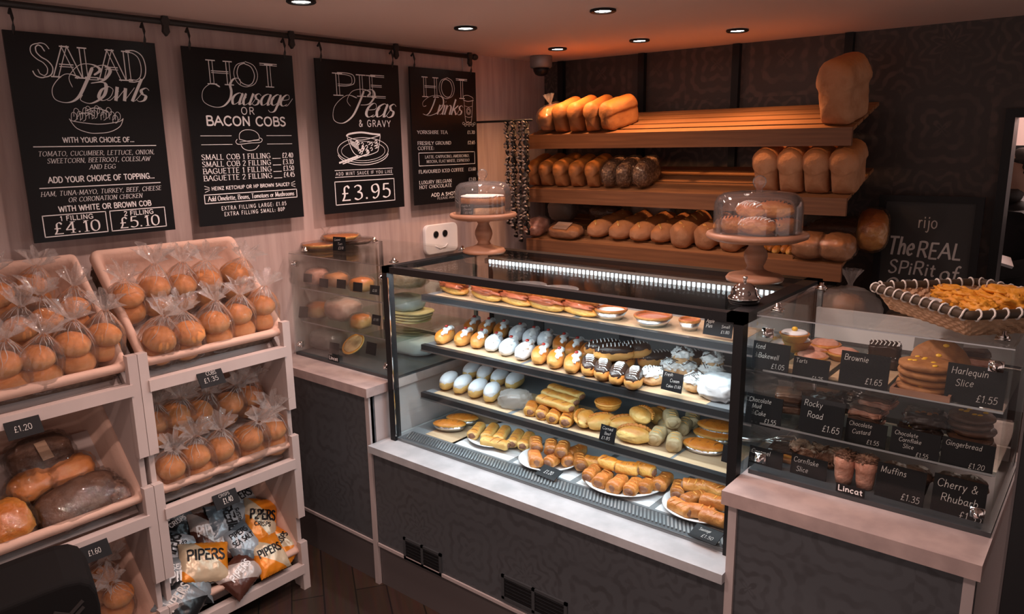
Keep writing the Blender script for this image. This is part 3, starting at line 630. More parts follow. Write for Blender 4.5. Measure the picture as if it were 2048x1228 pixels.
# pie board
b3 = board(ys[2], 'black menu board headed PIE Peas & GRAVY with a drawn pie slice')
bm = nb(); wr(bm, 'PIE', .20, .82, .225, .14, 'out', track=.1); obj('heading_lettering', bm, 'white', b3)
bm = nb(); wr(bm, '\u0003', .28, .54, .37, .175, 'scap', slant=.3); wr(bm, 'eas', .52, .90, .36, .15, 'script', slant=.45, track=.0); obj('script_lettering', bm, 'white', b3)
bm = nb(); E1 = lambda a, b, c, d, n=24, s=0, e=2*PI: [(a+c*math.cos(s+(e-s)*i/n), b+d*math.sin(s+(e-s)*i/n)) for i in range(n+1)]
cur(bm, E1(.50, .585, .315, .085), .0025); cur(bm, E1(.50, .59, .27, .065), .0018); cur(bm, E1(.50, .60, .315, .085, 16, .15, PI-.15), .003)
cur(bm, [(.30, .49), (.34, .475), (.48, .465), (.62, .475), (.72, .48)], .008); cur(bm, [(.31, .50), (.36, .585), (.42, .62), (.52, .625)], .003); cur(bm, [(.72, .485), (.69, .57), (.66, .60), (.52, .625)], .003); cur(bm, [(.30, .49), (.42, .515), (.55, .51), (.72, .485)], .003)
for i in range(22):
    a, c = .40+.26*rnd.random(), .525+.075*rnd.random(); cur(bm, [(a, c), (a+.02, c-.008), (a+.03, c+.006), (a+.01, c+.014)], .0035)
for i in range(9): cur(bm, [(.335+.012*i, .51+.004*i), (.355+.011*i, .55+.005*i)], .0028)
line2(bm, [(U(.20), V(.665)), (U(.42), V(.625))], .008); line2(bm, [(U(.24), V(.672)), (U(.55), V(.61))], .005); obj('pie_drawing', bm, 'white', b3)
bm = nb(); wr(bm, '& GRAVY', .46, .86, .425, .042, 'cond', track=.3); hl(bm, .14, .86, .715, .0025); hl(bm, .14, .86, .76, .0025); wr(bm, 'ADD MINT SAUCE IF YOU LIKE', .15, .85, .748, .02, 'cond', track=.4); obj('body_lettering', bm, 'white', b3)
bm = nb(); bxl(bm, .13, .87, .79, .945, .0035); wr(bm, '£3.95', .20, .81, .918, .095, 'serif', track=.2); obj('price_lettering', bm, 'white', b3)
# drinks board
b4 = board(ys[3], 'black menu board headed HOT Drinks, behind the cake under glass')
bm = nb(); wr(bm, 'HOT', .18, .86, .205, .14, 'out', track=.1); obj('heading_lettering', bm, 'white', b4)
bm = nb(); wr(bm, '\u0004', .16, .40, .335, .13, 'scap', slant=.3); wr(bm, 'rinks', .36, .75, .33, .115, 'script', slant=.4, track=.0); obj('script_lettering', bm, 'white', b4)
bm = nb(); cur(bm, [(.79, .205), (.80, .185), (.87, .18), (.94, .195), (.945, .21)]); cur(bm, [(.785, .215), (.86, .225), (.955, .215)], .003); cur(bm, [(.80, .22), (.815, .37), (.86, .382), (.91, .375), (.94, .22)]); cur(bm, E1(.868, .30, .035, .025, 14)); cur(bm, E1(.868, .30, .02, .015, 12)); cur(bm, [(.805, .26), (.87, .268), (.935, .26)], .0016); cur(bm, [(.81, .34), (.87, .348), (.925, .34)], .0016)
for i in range(7): cur(bm, E1(.78+.03*i, .395+.012*(i % 2), .016, .009, 8), .0016)
obj('cup_drawing', bm, 'white', b4)
bm = nb()
for t, p, v, b in (('YORKSHIRE TEA', '£1.70', .475, .52), ('FRESHLY GROUND', '£2.65', .555, .57), ('COFFEE:', None, .592, .31), ('FLAVOURED ICED COFFEE', '£3.60', .765, .76), ('LUXURY BELGIAN', '£2.65', .845, .56), ('HOT CHOCOLATE', None, .88, .56)):
    wr(bm, t, .07, b, v, .024, 'serif'); 
    if p: wr(bm, p, .84, .96, v, .024, 'serif')
bxl(bm, .08, .95, .615, .71, .0025); wr(bm, 'LATTE, CAPPUCINO, AMERICANO,', .17, .86, .655, .02, 'light'); wr(bm, 'MOCHA, FLAT WHITE, ESPRESSO', .19, .86, .69, .02, 'light')
wr(bm, 'ADD A SHOT', .24, .62, .945, .024, 'sans'); wr(bm, 'PLEASE ASK', .33, .60, .97, .015, 'light'); obj('body_lettering', bm, 'white', b4)
b0 = board(ys[0]-.562, 'black menu board cut off by the left edge of the picture')
rail = thing('menu_rail', 'black iron rail with leaf-shaped brackets carrying the menu boards', 'rail', (SX-.01, 1.9, 2.137*1.0))
bm = nb(); tube(bm, [(0, .0-1.75, 0), (0, 1.09, 0)], .0105, 12); obj('bar', bm, 'iron', rail, True)
bm = nb(); blob(bm, (0, 1.10, 0), (.016, .024, .016), 2); obj('end_cap', bm, 'iron', rail, True)
for px in ((333, 71), (584, 92), (793, 116), (940, 128)):
    p = atx(*px, SX); bm = nb()
    prism(bm, [(.0, -.05), (.012, -.035), (.009, -.015), (.017, 0), (.009, .015), (.012, .035), (0, .05), (-.012, .035), (-.009, .015), (-.017, 0), (-.009, -.015), (-.012, -.035)], -.003, .012, 'x'); tube(bm, [(-.038, 0, 0), (0, 0, 0)], .006, 8)
    obj('bracket', bm, 'iron', rail, loc=(0.004, p.y-1.9, 0))
# ================================================================ bread racks by the menu wall
RFX, RBX = -2.34, -2.63                # front and back rim of a tilted basket
TIERS = [1.045, .605, .165]            # height of the front rims
TU = Vector((RBX-RFX, 0, .32)).normalized(); TN = Vector((.32, 0, RFX-RBX)).normalized(); TL = math.hypot(.32, RFX-RBX)
ROLLA = math.atan2(.32, RFX-RBX)       # tilt of the basket floor
def rack(y0, y1, label):
    o = thing('bread_rack', label, 'rack', (RBX, (y0+y1)/2, 0)); h = (y1-y0)/2
    for s in (-1, 1):
        a, b = (h-.020, h-.002) if s > 0 else (-h+.002, -h+.020)
        prof = [(-.05, .0), (-.05, 1.30), (.0, 1.27), (.285, .96), (.285, .0), (.245, 0), (.20, .10), (.05, .10), (.0, 0)]
        bm = nb(); prism(bm, prof, a, b, 'y'); obj('side_panel', bm, 'rackw', o, bevel=.002)
        bm = nb()
        for z in TIERS:
            box(bm, .286, .312, a-.006, b+.006, z-.40 if z < .3 else z-.30, z+.035) if z > .3 else box(bm, .286, .312, a-.006, b+.006, .0, z+.035)
        obj('front_post', bm, 'rackw', o, bevel=.002)
    for z in TIERS:
        obj('front_rail', bx(.285, .318, -h+.02, h-.02, z-.092, z-.055), 'rackw', o, bevel=.002)
        bm = nb(); box(bm, .07, .40, -h+.022, h-.022, .012, .024, Matrix(((TU.x, 0, TN.x, .27), (0, -1, 0, 0), (TU.z, 0, TN.z, z-.135), (0, 0, 0, 1))))
        obj('sloping_shelf', bm, 'rackw', o)
    return o
r2 = rack(.985, 1.525, 'pink-white wooden bread rack nearer the glass cases, holding bread above and crisps below')
r1 = rack(.435, .975, 'pink-white wooden bread rack at the left edge, behind the black patterned bin')
def basket(y0, y1, z, label):
    """wicker tray with a cloth liner folded over the rim, tilted towards the shop"""
    o = thing('wicker_basket', label, 'basket', (RFX, (y0+y1)/2, z), group='lined wicker baskets on the racks')
    o.matrix_world = Matrix(((TU.x, 0, TN.x, RFX), (0, -1, 0, (y0+y1)/2), (TU.z, 0, TN.z, z), (0, 0, 0, 1)))   # local x runs up the slope, z out of the basket
    hw = (y1-y0)/2; L = TL; dep = .105
    ring = lambda gx, zz, n=6: [Vector((L/2+p[0], p[1], zz)) for p in disc_rect(L+2*gx, 2*hw+2*gx, .016+max(gx, 0), n)]
    bm = nb(); rows = []
    for i in range(13):
        t = i/12; base = ring(-.008*(1-t)-.001, -dep+t*(dep-.012)); m = len(base)
        rows.append([p + Vector((0, 0, 0)) + (Vector((p.x-L/2, p.y, 0)).normalized()*(.003*(1 if (i+j) % 2 else -1))) for j, p in enumerate(base)])
    grid(bm, rows, True, True, False); obj('weave', bm, 'wickerd', o)
    bm = nb(); rows = []
    for gx, zz in ((-.045, -dep+.008), (-.026, -.03), (-.014, 0.0), (-.004, .007), (.006, .005), (.010, -.004), (.010, -.016), (.006, -.024)):
        base = ring(gx, zz, 8); rows.append([p + Vector((fbm((p.x, p.y, p.z+y0), 14), fbm((p.y, p.x, p.z+y0), 14), fbm((p.x, p.y+3, y0), 12)))*.005 for p in base])
    grid(bm, rows, True, True, False); obj('cloth_liner', bm, 'liner', o, True)
    return o
def band(name): return {0: 'top', 1: 'middle', 2: 'bottom'}[name]
Y2, Y1 = (1.012, 1.512), (.445, .955)
for k, z in enumerate(TIERS):
    basket(*Y2, z, ('lined wicker basket, %s tier of the rack near the cases, holding %s' % (band(k), ('bagged cobs', 'bagged cobs in shade', 'crisp packets')[k])))
    basket(*Y1, z, ('lined wicker basket, %s tier of the left-edge rack, holding %s' % (band(k), ('bagged cobs', 'dark and orange wrapped loaves', 'bagged rolls')[k])))
def hang_card(y, z, lines, label, w=.088, h=.062):
    o = thing('price_card', label, 'card', (RFX+.045, y, z-.10), (0, 0, PI/2)); o.rotation_euler = Euler((-.55, 0, PI/2))
    obj('card', bx(-w/2, w/2, 0, .003, -.02, h-.02), 'cardb', o)
    bm = nb()
    for t, a, b, v, hh in lines: write(bm, t, a*w, b*w, v*h-.02, hh*h, 'hand', jit=.04)
    obj('chalk_lettering', bm, 'chalkw', o)
for (px, py), z, lines, label in (((422, 738), TIERS[0], [('COBS', -.15, .25, .62, .2), ('£1.35', -.32, .25, .25, .24)], 'black price card under the top basket of the rack nearer the glass cases'),
        ((452, 985), TIERS[1], [('CRISPS', -.25, .2, .62, .16), ('£1.40', -.15, .25, .2, .3)], 'black price card on the rail above the crisps basket'),
        ((48, 850), TIERS[0], [('£1.20', -.28, .22, .3, .26)], 'black price card on the rail under the top basket of the left-edge rack'),
        ((190, 1105), TIERS[1], [('£1.60', -.2, .2, .3, .25)], 'black price card on the rail under the wrapped loaves, just above the black bin')):
    p = atx(px, py, RFX+.045); hang_card(p.y, z, lines, label)

# ---- bags of cobs
def bun_bm(bm, c, r=.048, h=.034, seed=0): return blob(bm, c, (r, r*.97, h), 3, .05, 2.2, seed, flat=-.72)
def make_bag(seed, tall=1.0, milk=False):
    def mk():
        o = thing('bag_of_cobs', 'clear bag of cobs', 'bread')
        for i, c in enumerate(((.004, 0, .032), (-.006, .004, .080))):
            bm = nb(); bun_bm(bm, c, (.050, .045)[i], (.036, .032)[i], seed+i*3); obj('cob', bm, 'bun', o, True)
        rs = random.Random(seed); ph = [rs.uniform(0, 6.28) for _ in range(4)]; nt_ = rs.choice((11, 13, 15)); lean = (rs.uniform(-.014, .014), rs.uniform(-.014, .014))
        prof = [(.012, .0), (.042, .001), (.054, .018), (.056, .04), (.053, .062), (.050, .082), (.044, .100), (.035, .116), (.023, .132), (.013, .144), (.0075, .152)]
        bm = nb(); rows = []
        for i, (r, z) in enumerate(prof):
            t = max(0, (z-.03)/.12); row = []
            for j in range(72):
                a = 2*PI*j/72; rr = r*(1+(.04+.26*t**1.3)*abs(math.sin(nt_*a*.5+ph[0]))+.07*t*math.sin(23*a+ph[1])+.03*math.sin(3*a+ph[2]))
                row.append(Vector((rr*math.cos(a)+lean[0]*t, rr*math.sin(a)+lean[1]*t, z*tall)))
            rows.append(row)
        grid(bm, rows, True, True, False); obj('bag_film', bm, 'milkf' if milk else 'film', o, True)
        bm = nb()
        for k in range(13):
            a = 2*PI*(k+rs.uniform(-.4, .4))/13; e = rs.uniform(.18, .75)**1.3; pts = []
            for q in range(9):
                z = .150-(.150-.055)*e*q/8
                r = next((r0+(r1-r0)*(z-z0)/(z1-z0) for (r0, z0), (r1, z1) in zip(prof, prof[1:]) if z0 <= z <= z1), .01); t = max(0, (z-.03)/.12)
                aa = a+.10*math.sin(q*.8+k); rr = r*1.06+.0012; pts.append((rr*math.cos(aa)+lean[0]*t, rr*math.sin(aa)+lean[1]*t, z*tall))
            tube(bm, pts, lambda t: .00025+.0008*math.sin(PI*min(1, t*.9+.1)), 5)
        obj('highlight_folds', bm, 'fold', o, True)  # whitish film creases, added to stand in for streaked highlights
        bm = nb(); rows = []
        for i, (r, z) in enumerate(((.0075, .152), (.010, .157), (.019, .166), (.031, .177), (.040, .187), (.045, .193))):
            row = []
            for j in range(72):
                a = 2*PI*j/72; t = i/5; rr = r*(1+.30*t*math.sin(9*a+ph[1])+.18*t*math.sin(17*a+ph[2]))
                row.append(Vector((rr*math.cos(a)+lean[0]*(1+t), rr*math.sin(a)*.8+lean[1]*(1+t), z*tall+.010*t*math.sin(5*a+ph[3]))))
            rows.append(row)
        grid(bm, rows, True, False, False); obj('gathered_neck', bm, 'ruff', o, True)
        return o
    return mk
BAGS = [Kit(make_bag(s)) for s in (3, 11, 24, 37)]
bi = 0
def put_bags(lst, z, label_fn, group, lift=.058, sc=1.15):
    global bi
    P0 = Vector((RFX, 0, z)) - TN*.10 + TN*lift
    for i, (px, py) in enumerate(lst):
        p = atp(px, py, P0, TN); an = rnd.uniform(0, 6.28); tilt = .38+rnd.uniform(-.14, .14)
        rot = (Matrix.Rotation(tilt, 3, 'Y') @ Matrix.Rotation(rnd.uniform(-.12, .12), 3, 'X') @ Matrix.Rotation(an, 3, 'Z')).to_euler()
        up = Matrix.Rotation(tilt, 3, 'Y') @ Vector((0, 0, 1)); base = p - up*.035*sc
        BAGS[bi % 4].put(base, rot, label_fn(i, len(lst)), group, sc*rnd.uniform(.95, 1.05)); bi += 1
put_bags([(312, 702), (372, 690), (429, 672), (478, 655), (523, 638)], TIERS[0], lambda i, n: 'clear cob bag, %s, front row, top basket nearer the glass cases' % nth(i, n), 'bagged cobs in the top basket')
put_bags([(258, 618), (312, 606), (362, 597), (409, 585), (465, 574)], TIERS[0], lambda i, n: 'clear cob bag, %s, back row, top basket nearer the glass cases' % nth(i, n), 'bagged cobs in the top basket', .06)
put_bags([(338, 955), (398, 936), (447, 918), (498, 898), (546, 882)], TIERS[1], lambda i, n: 'bag of cobs, %s, front row, shaded basket above the crisps' % nth(i, n), 'bagged cobs in the middle basket')
put_bags([(304, 872), (350, 856), (397, 842), (445, 828), (494, 812)], TIERS[1], lambda i, n: 'bag of cobs, %s, back row, shaded basket above the crisps' % nth(i, n), 'bagged cobs in the middle basket', .06)
put_bags([(14, 762), (76, 750), (145, 722), (203, 697)], TIERS[0], lambda i, n: 'bag of cobs, %s, front row, left-edge top basket' % nth(i, n), 'bagged cobs in the left basket', .07, 1.12)
put_bags([(32, 682), (85, 665), (147, 645)], TIERS[0], lambda i, n: 'bag of cobs, %s, middle row, left-edge top basket' % nth(i, n), 'bagged cobs in the left basket', .062, 1.06)
put_bags([(5, 612), (62, 598)], TIERS[0], lambda i, n: 'bag of cobs, %s, back row, left-edge top basket' % nth(i, n), 'bagged cobs in the left basket', .062, 1.06)
put_bags([(236, 1212), (196, 1180)], TIERS[2], lambda i, n: ('bag of rolls at the bottom edge, right of the black bin', 'bag of rolls half hidden beside the black bin')[i], None, .06, 1.1)

# ---- wrapped loaves on the middle tier of the left rack
def wrapped(px, py, z, size, mat, label, rz=0, lift=.06, seed=1, lab=None, film='wrap', cat='bread'):
    P0 = Vector((RFX, 0, z)) - TN*.10 + TN*lift; p = atp(px, py, P0, TN)
    o = thing('wrapped_loaf', label, cat, p); 
    o.rotation_euler = (Matrix(((TU.x, 0, TN.x), (0, -1, 0), (TU.z, 0, TN.z))) @ Matrix.Rotation(rz, 3, 'Z')).to_euler()
    bm = nb(); blob(bm, (0, 0, 0), size, 4, .10, 3, seed, flat=-.8, ex=.75); obj('loaf', bm, mat, o, True)
    bm = nb(); blob(bm, (0, 0, .002), tuple(s*1.06+.004 for s in size), 4, .11, 8, seed+5, flat=-.8, ex=.7); obj('wrapping_film', bm, film, o, True)
    if lab:
        bm = nb(); box(bm, -.032, .032, -.016, .016, size[2]*1.06+.001, size[2]*1.06+.003); obj('paper_label', bm, lab, o)
    return o
wrapped(158, 1002, TIERS[1], (.070, .120, .048), 'dark', 'large dark loaf in shiny wrap, front right of the left-edge middle basket', .15, .065, 3)
wrapped(228, 992, TIERS[1], (.050, .045, .042), 'flake', 'knobbly brown end of a wrapped loaf against the right rim of the left-edge middle basket', .3, .06, 8)
wrapped(14, 1045, TIERS[1], (.066, .062, .048), 'golden', 'orange seeded bread in clear wrap at the left edge above the black bin', .2, .07, 12)
wrapped(137, 945, TIERS[1], (.05, .075, .04), 'bun', 'orange-brown wrapped roll behind the large dark loaf', .1, .06, 15)
wrapped(66, 968, TIERS[1], (.05, .07, .04), 'bun', 'wrapped roll left of the orange-brown roll, behind the dark loaf', .3, .06, 17)
wrapped(82, 915, TIERS[1], (.07, .09, .045), 'dark', 'dark wrapped bread bearing a tan paper label at the back of the left-edge middle basket', .1, .06, 21, 'tanlab')

# ---- crisp packets
def packet_mat(name, base, stripe, s0=.0, s1=.5):
    m = bpy.data.materials.new(name); nt, N, L = nodes(m)
    out = N.new('ShaderNodeOutputMaterial'); b = N.new('ShaderNodeBsdfPrincipled'); L.new(b.outputs[0], out.inputs[0]); b.inputs['Roughness'].default_value = .28; b.inputs['Metallic'].default_value = .15
    tc = N.new('ShaderNodeTexCoord'); s = N.new('ShaderNodeSeparateXYZ'); L.new(tc.outputs['Object'], s.inputs[0])
    a = N.new('ShaderNodeMath'); a.operation = 'MULTIPLY_ADD'; a.inputs[1].default_value = .9; L.new(s.outputs[0], a.inputs[0]); L.new(s.outputs[1], a.inputs[2])
    g = N.new('ShaderNodeMath'); g.operation = 'GREATER_THAN'; g.inputs[1].default_value = s0; L.new(a.outputs[0], g.inputs[0])
    l = N.new('ShaderNodeMath'); l.operation = 'LESS_THAN'; l.inputs[1].default_value = s1; L.new(a.outputs[0], l.inputs[0])
    mu = N.new('ShaderNodeMath'); mu.operation = 'MULTIPLY'; L.new(g.outputs[0], mu.inputs[0]); L.new(l.outputs[0], mu.inputs[1])
    mx = N.new('ShaderNodeMix'); mx.data_type = 'RGBA'; L.new(mu.outputs[0], mx.inputs[0]); mx.inputs[6].default_value = rgba(base); mx.inputs[7].default_value = rgba(stripe)
    L.new(mx.outputs[2], b.inputs['Base Color'])
    n = N.new('ShaderNodeTexNoise'); n.inputs['Scale'].default_value = 22; L.new(tc.outputs['Object'], n.inputs[0]); bp = N.new('ShaderNodeBump'); bp.inputs['Strength'].default_value = .5; bp.inputs['Distance'].default_value = .01
    L.new(n.outputs[0], bp.inputs['Height']); L.new(bp.outputs[0], b.inputs['Normal']); return m
PK = dict(orange=packet_mat('orange_cream_packet', (.72, .23, .015), (.58, .47, .32), -.03, .045), silver=packet_mat('silver_blue_packet', (.13, .165, .19), (.36, .40, .43), -.04, .05),
          brown=packet_mat('brown_white_packet', (.085, .03, .02), (.42, .36, .33), -.03, .05), black=packet_mat('black_grey_packet', (.012, .013, .014), (.20, .225, .24), -.01, .06), cream=packet_mat('cream_orange_packet', (.72, .24, .015), (.64, .50, .33), -.10, .035))
def packet(px, py, w, h, rz, kind, words, label, lift=.06, tx=0, ty=0, ink='white', seed=1):
    P0 = Vector((RFX, 0, TIERS[2])) - TN*.10 + TN*lift; p = atp(px, py, P0, TN)
    o = thing('crisp_packet', label, 'crisps', p, group=None); w *= 1.18; h *= 1.18
    Rm = Matrix(((0, TU.x, TN.x), (1, 0, 0), (0, TU.z, TN.z)))      # local x = along the basket, y = up its slope
    o.rotation_euler = (Rm @ Matrix.Rotation(rz, 3, 'Z') @ Matrix.Rotation(tx, 3, 'X') @ Matrix.Rotation(ty, 3, 'Y')).to_euler()
    bm = nb(); n = 20; rt, rb = [], []
    def Z(u, v, s):
        q = max(0, 1-abs(v)**2.6)*max(0, 1-abs(u)**4); return s*(.006+.024*q**.6) + .004*fbm((u*2+seed, v*2, s), 1.6)
    for i in range(n+1):
        v = -1+2*i/n; wv = w/2*(1-.05*(1-abs(v)**3)); rt.append([Vector((wv*(-1+2*j/n), h/2*v+(.002*(j % 2) if i in (0, n) else 0), Z(-1+2*j/n, v, 1)*(1 if 0 < j < n else .15))) for j in range(n+1)])
        rb.append([Vector((wv*(-1+2*j/n), h/2*v+(.002*(j % 2) if i in (0, n) else 0), Z(-1+2*j/n, v, -1)*(1 if 0 < j < n else .15))) for j in range(n+1)])
    grid(bm, rt, False); grid(bm, [list(reversed(r)) for r in rb], False); obj('pouch', bm, PK[kind], o, True)
    bm = nb()
    for t, hh, yy, st in words: 
        W_ = min(width(t)*hh*h, w*.72); b2 = nb(); write(b2, t, -W_/2, W_/2, 0, hh*h, st)
        for f in b2.faces:
            vs = []
            for q in f.verts: x, y = q.co.x, yy*h+q.co.z; vs.append(bm.verts.new((x, y, Z(x/(w/2), y/(h/2), 1)+.0015)))
            bm.faces.new(vs)
        b2.free()
    obj('packet_lettering', bm, MT[ink], o)
    return o
PW = [('PIPERS', .20, .02, 'sans'), ('CRISPS', .08, -.12, 'sans')]
packet(345, 1042, .13, .17, .2, 'black', PW, 'dark brown and grey crisp packet at the upper left of the crisps basket', .05, ink='white', seed=2)
packet(462, 1040, .12, .17, 1.45, 'silver', PW, 'silver-blue crisp packet standing on end at the back of the crisps basket', .075, .3, ink='black', seed=3)
packet(520, 1046, .115, .16, -.5, 'orange', PW, 'orange and cream crisp packet at the right end of the back of the crisps basket', .08, ink='black', seed=4)
packet(420, 1074, .12, .16, -.25, 'brown', [('PIPERS', .2, .0, 'sans')], 'brown and white crisp packet in the middle of the crisps basket', .08, ink='white', seed=5)
packet(352, 1100, .11, .15, .9, 'silver', PW, 'blue-grey crisp packet at the left side of the crisps basket', .075, ink='black', seed=6)
packet(484, 1088, .10, .13, .15, 'silver', [('SEA SALT', .12, .0, 'sans'), ('PIPERS', .12, .2, 'sans')], 'silver sea salt crisp packet right of centre in the crisps basket', .095, ink='black', seed=7)
packet(408, 1126, .15, .12, -.38, 'cream', [('PIPERS', .26, .02, 'sans')], 'cream crisp packet with an orange corner lying across the front of the crisps basket', .11, ink='black', seed=8)
packet(372, 1162, .15, .15, -.35, 'black', [('SEA SALT', .10, .2, 'sans'), ('PIPERS', .2, -.05, 'sans')], 'big black and grey crisp packet at the front left of the crisps basket', .09, ink='white', seed=9)
packet(480, 1150, .13, .10, .45, 'brown', [('PIPERS', .2, .0, 'sans')], 'brown and cream crisp packet leaning on the front rim of the crisps basket', .10, ink='white', seed=10)
packet(537, 1112, .11, .12, .0, 'orange', [('PIPERS', .2, .0, 'sans')], 'orange and cream crisp packet at the front right corner of the crisps basket', .10, ink='black', seed=11)
packet(560, 1088, .09, .13, .5, 'orange', [('CRISPS', .14, .0, 'sans')], 'small orange crisp packet against the right rim of the crisps basket', .07, ink='black', seed=12)
packet(362, 1205, .12, .12, .6, 'black', [('PIPERS', .2, .05, 'sans')], 'dark crisp packet lowest in the crisps basket at the bottom edge of the picture', .10, ink='chalkw', seed=13)
packet(478, 1004, .12, .15, .1, 'silver', [('PIPERS', .16, .0, 'sans')], 'grey crisp packet at the very back of the crisps basket under the price card', .045, ink='black', seed=14)

# ---- black patterned bin in the near left corner
pr = atx(184, 1190, -1.98)
bn = thing('storage_bin', 'black bin with a domed chevron-embossed lid in the near left corner', 'bin', (-1.98, 0, 0))
yR = pr.y; rows = []
for X_, dz in ((-2.14, 0), (-2.10, .004), (-1.99, -.03), (-1.98, -.04)):
    q = [atx(px, py, -2.12) for px, py in ((-150, 1190), (-60, 1158), (0, 1135), (60, 1113), (110, 1096), (140, 1091), (160, 1096), (174, 1112), (181, 1140), (186, 1200))]
    k = 1 - .05*(X_+2.14)/.16; row = [Vector((X_+1.98, p.y*k, p.z+dz)) for p in q]; row += [Vector((X_+1.98, row[-1].y+.002, 0)), Vector((X_+1.98, row[0].y, 0))]; rows.append(row)
zT = rows[3][5].z; yR = rows[3][9].y
bm = nb(); grid(bm, rows, True, True, True); bmesh.ops.recalc_face_normals(bm, faces=bm.faces)
obj('bin_body', bm, 'binb', bn, bevel=.006)
bm = nb()
for r in range(5):
    for c in range(6):
        y, z = yR-.07-.085*c, zT-.075-.055*r-.018*c
        for dz in (0, .018): 
            for s in (-1, 1): box(bm, 0, .004, -.0, .042, -.004, .004, Matrix.Translation((0, y, z-dz)) @ Matrix.Rotation((.6 if s > 0 else PI-.6), 4, 'X'))
obj('embossed_chevrons', bm, 'binc', bn)
# ================================================================ bread shelves on the back wall
SY0, SY1 = 3.22, 3.60; SZF = [1.738, 1.458, 1.186]; RISE = .115
SA = math.atan2(RISE, SY1-SY0)
for i, px in enumerate(((1122, 125), (1284, 110), (1474, 90), (1700, 70))):
    p = aty(*px, YB-.02)
    o = obj('wall_upright', bx(p.x-.018, p.x+.018, YB-.03, YB, .9, ZC-.002), 'black'); tag(o, '%s of the four dark metal uprights behind the bread shelves' % nth(i, 4), 'upright', 'shelf uprights')
SXL, SXR = [-2.535, -2.535, -2.535], [-.885, -.885, -.885]
def shelf(k):
    z = SZF[k]; a, b = SXL[k], SXR[k]; cx = (a+b)/2
    o = thing('bread_shelf', ('top', 'middle', 'lowest')[k]+' sloping oak bread shelf on the back wall', 'shelf', (cx, SY0, z), group=None)
    obj('front_board', bx(a-cx, b-cx, -.018, 0, -.068, .004), 'oak_shade', o, bevel=.0015)
    R = Matrix.Rotation(SA, 4, 'X')
    for i in range(5):
        y = .004+i*.080; bm = nb(); box(bm, a-cx+.005, b-cx-.005, y, y+.062, -.014, 0, R); obj('slat', bm, 'oak', o, bevel=.0015)
    for x in (a-cx+.10, 0, b-cx-.10):
        bm = nb(); prism(bm, [(.01, -.06), (.40, .07), (.40, .10), (.0, -.018)], x-.008, x+.008, 'x'); obj('bracket', bm, 'black', o)
    return o
for k in range(3): shelf(k)
def on_shelf(px, py, k, back=0.0):
    """point on shelf k under a pixel, 'back' metres behind its front edge"""
    p = aty(px, py, SY0+back); return Vector((p.x, SY0+back, SZF[k]+math.tan(SA)*back+.002))
# tin loaf: straight sides, swelling top
TINP = [(-.39, .015), (-.43, .05), (-.445, .2), (-.46, .38), (-.465, .50), (-.485, .545), (-.535, .60), (-.545, .68), (-.515, .78), (-.44, .875), (-.31, .95), (-.15, .99)]
def tin_sec(w, h):
    P_ = [(-.2, .0)] + TINP + [(0, 1.0)] + [(-y, z) for y, z in reversed(TINP)] + [(.2, 0)]
    n = len(P_)
    def f(a):
        t = (a/(2*PI)*n) % n; i = int(t); u = t-i; p, q = P_[i % n], P_[(i+1) % n]
        return (p[0]+(q[0]-p[0])*u)*w, (p[1]+(q[1]-p[1])*u)*h
    return f
def make_tin(w, h, L, mat, seed, crease=0):
    def mk():
        bm = nb(); setH(h); loft(bm, tin_sec(w, h), L, 24, 54, .20, 2.2, .0035, 16, seed); return tag(obj('tin_loaf', bm, mat, None, True), 'loaf', 'bread')
    return mk
def put_loaves(kit, lst, k, labels, group, back=.12, yaw=PI/2, jit=.05):
    for i, (px, py) in enumerate(lst):
        p = on_shelf(px, py, k, 0.005); q = Vector((p.x, SY0+back, SZF[k]+math.tan(SA)*back+.002))
        kit.put(q, (Matrix.Rotation(SA, 3, 'X') @ Matrix.Rotation(yaw+rnd.uniform(-jit, jit), 3, 'Z')).to_euler(), labels(i, len(lst)) if callable(labels) else labels[i], group, rnd.uniform(.97, 1.03))
TIN = Kit(make_tin(.084, .145, .23, 'crust', 3)); TIN2 = Kit(make_tin(.088, .148, .23, 'crust', 17))
put_loaves(TIN, [(1117, 270), (1148, 270), (1180, 269)], 0, lambda i, n: 'golden tin loaf, %s loaf of the row at the left end of the top shelf' % ['second', 'third', 'fourth'][i], 'loaves on the top shelf')
put_loaves(TIN2, [(1217, 267)], 0, ['golden tin loaf ending the row at the left of the top shelf'], 'loaves on the top shelf', yaw=PI/2-.35)
TIN3 = Kit(make_tin(.076, .132, .22, 'crust', 5))
put_loaves(TIN3, [(1060, 378), (1088, 379), (1117, 380), (1147, 381), (1179, 382)], 1, lambda i, n: 'golden tin loaf, %s of five, middle bread shelf' % nth(i, n), 'loaves at the left of the middle shelf')
TALL = Kit(make_tin(.110, .190, .22, 'crustp', 8))
put_loaves(TALL, [(1527, 391), (1577, 393), (1627, 395), (1679, 397)], 1, lambda i, n: 'tall floury tin loaf, %s of four, middle bread shelf' % nth(i, n), 'tall loaves at the right of the middle shelf')
BIG = Kit(make_tin(.145, .262, .21, 'crustp', 21))
put_loaves(BIG, [(1672, 252)], 0, ['very tall tin loaf standing alone at the right end of the top shelf'], None, yaw=PI/2-.25, back=.11)
